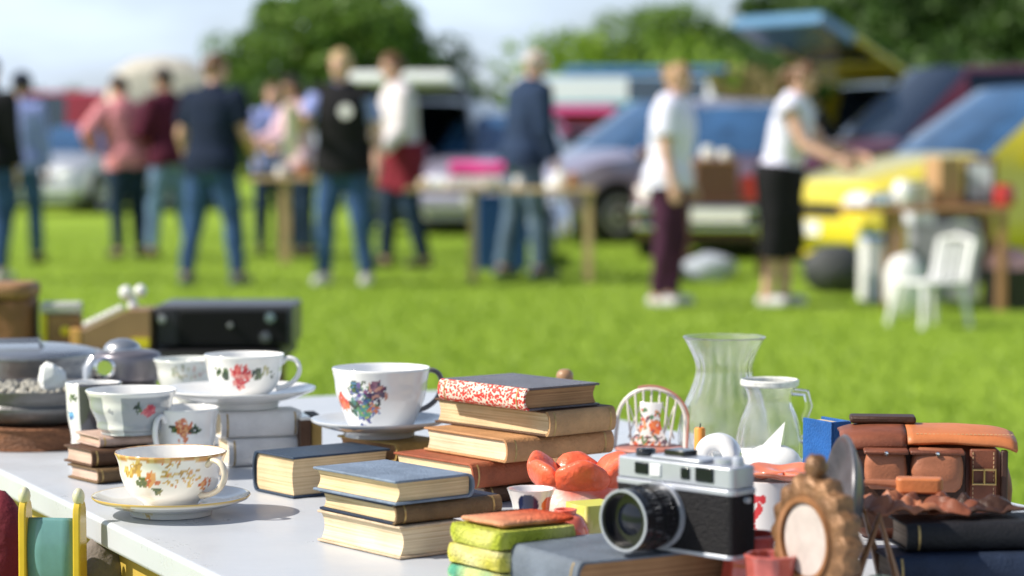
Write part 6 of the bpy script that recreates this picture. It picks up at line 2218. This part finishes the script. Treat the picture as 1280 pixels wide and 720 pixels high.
# ------------------------------------------------------------------ crate of toys beside the table
crate_m = mat('crate_wood', (0.34, 0.23, 0.13), 0.8, var=0.3, scale=9, stretch=(1, 1, 5), bump=0.3)
CZ = 0.56
cx = at(30, 650, 2.2)
t = thing('wooden_crate', 'tall rough wooden crate carrying toys beside the table edge', 'crate', (cx.x - 0.11, 2.20, 0), rz_t)
for k in range(6):
    zc = 0.05 + k * 0.093
    for s in (-1, 1):
        MB().box((0, s * 0.130, zc), (0.40, 0.012, 0.078)).build('slat', crate_m, t, bevel=0.002)
        MB().box((s * 0.206, 0, zc), (0.012, 0.270, 0.078)).build('slat', crate_m, t, bevel=0.002)
for sx in (-1, 1):
    for sy in (-1, 1):
        MB().box((sx * 0.185, sy * 0.108, 0.27), (0.028, 0.028, 0.54)).build('corner_post', crate_m, t)
MB().box((0, 0, CZ - 0.007), (0.424, 0.272, 0.012)).build('lid', crate_m, t, bevel=0.002)
yt = mat('toy_yellow', (0.60, 0.42, 0.03), 0.35, var=0.12, scale=40, coat=0.4)
ob_ = mat('toy_orange_brown', (0.33, 0.15, 0.03), 0.4, coat=0.3)
teal_m = mat('toy_teal', (0.12, 0.27, 0.28), 0.3, var=0.2, scale=30, coat=0.4)
tealg = mat('toy_dark_green', (0.015, 0.10, 0.06), 0.3, coat=0.4)
p = base_at(65, 2.13, CZ + E)
t = thing('toy_cradle', 'yellow wooden toy with a rounded teal panel between its posts by the table edge', 'toy', p, R(-8))
t.scale = (0.86, 0.9, 1.24)
for x_, ob in ((-0.030, 0), (0.028, 0)):
    prf = [(-0.010, 0.0), (0.010, 0.0), (0.012, 0.07), (0.011, 0.118)] + [(0.011 * math.cos(a), 0.118 + 0.011 * math.sin(a)) for a in [math.pi * k / 8 for k in range(1, 8)]] + [(-0.011, 0.118), (-0.012, 0.07)]
    MB().prism(prf, x_ - 0.004, x_ + 0.004, 'yz').build('side_post', yt, t, bevel=0.0015)
    MB().ball((x_, -0.002, 0.1305), (0.0062, 0.0075, 0.0065), 8, 14).build('knob', mat('toy_pale', (0.62, 0.60, 0.42), 0.4), t)
P = []
for i in range(17):
    a = R(-60 + 120 * i / 16)
    P.append([(x_, -0.012 * math.cos(a) + 0.004, 0.088 + 0.030 * math.sin(a) * 1.05) for x_ in (-0.0255, -0.01, 0.01, 0.0235)])
mm = MB()
mm.grid(P)
pn = mm.build('panel', teal_m, t)
sd = pn.modifiers.new('thick', 'SOLIDIFY')
sd.thickness = 0.003
MB().box((-0.001, -0.004, 0.054), (0.049, 0.010, 0.012)).build('rail', tealg, t, bevel=0.002)
MB().box((-0.001, 0.0, 0.024), (0.049, 0.006, 0.044)).build('lower_panel', ob_, t, bevel=0.001)
drk = mat('dark_red_cloth', (0.16, 0.012, 0.025), 0.85, var=0.3, bump=0.5, bscale=50)
for px, dd, r_, z_, m_, lb, nm, seed in ((-6, 2.26, (0.042, 0.04, 0.074), CZ, drk, 'dark red velvet pouch on the crate beside the yellow toy', 'pouch', 1),
                                     (22, 2.09, (0.032, 0.028, 0.026), CZ, mat('beige_cloth', (0.52, 0.40, 0.32), 0.9, bump=0.5, bscale=50), 'crumpled beige cloth on the crate in front of the dark red pouch', 'cloth', 2),
                                     (128, 2.17, (0.030, 0.022, 0.060), CZ, mat('grey_canvas', (0.20, 0.17, 0.15), 0.9, var=0.3, bump=0.5, bscale=60), 'grey canvas pouch on the crate beside the yellow toy and the table edge', 'pouch', 3)):
    b_ = base_at(px, dd, z_ + E)
    o = MB().ball((0, 0, r_[2] * 0.96), r_, 16, 24, wob=lambda q: 1 + 0.16 * fn(q, 30, seed)).build(nm, m_)
    for v in o.data.vertices:
        v.co.z = max(v.co.z, 0.0)
    place(tag(o, lb, nm), b_)
t = thing('toy_brick', 'bright red wooden toy brick on the crate under the table edge', 'toy', base_at(117, 2.08, CZ + E), 0.3)
MB().box((0, 0, 0.012), (0.026, 0.026, 0.024)).build('block', mat('toy_red', (0.52, 0.015, 0.03), 0.4), t, bevel=0.002)
MB().box((0, 0, 0.032), (0.020, 0.020, 0.015)).build('stud', mat('toy_red', (0.52, 0.015, 0.03), 0.4), t, bevel=0.003)
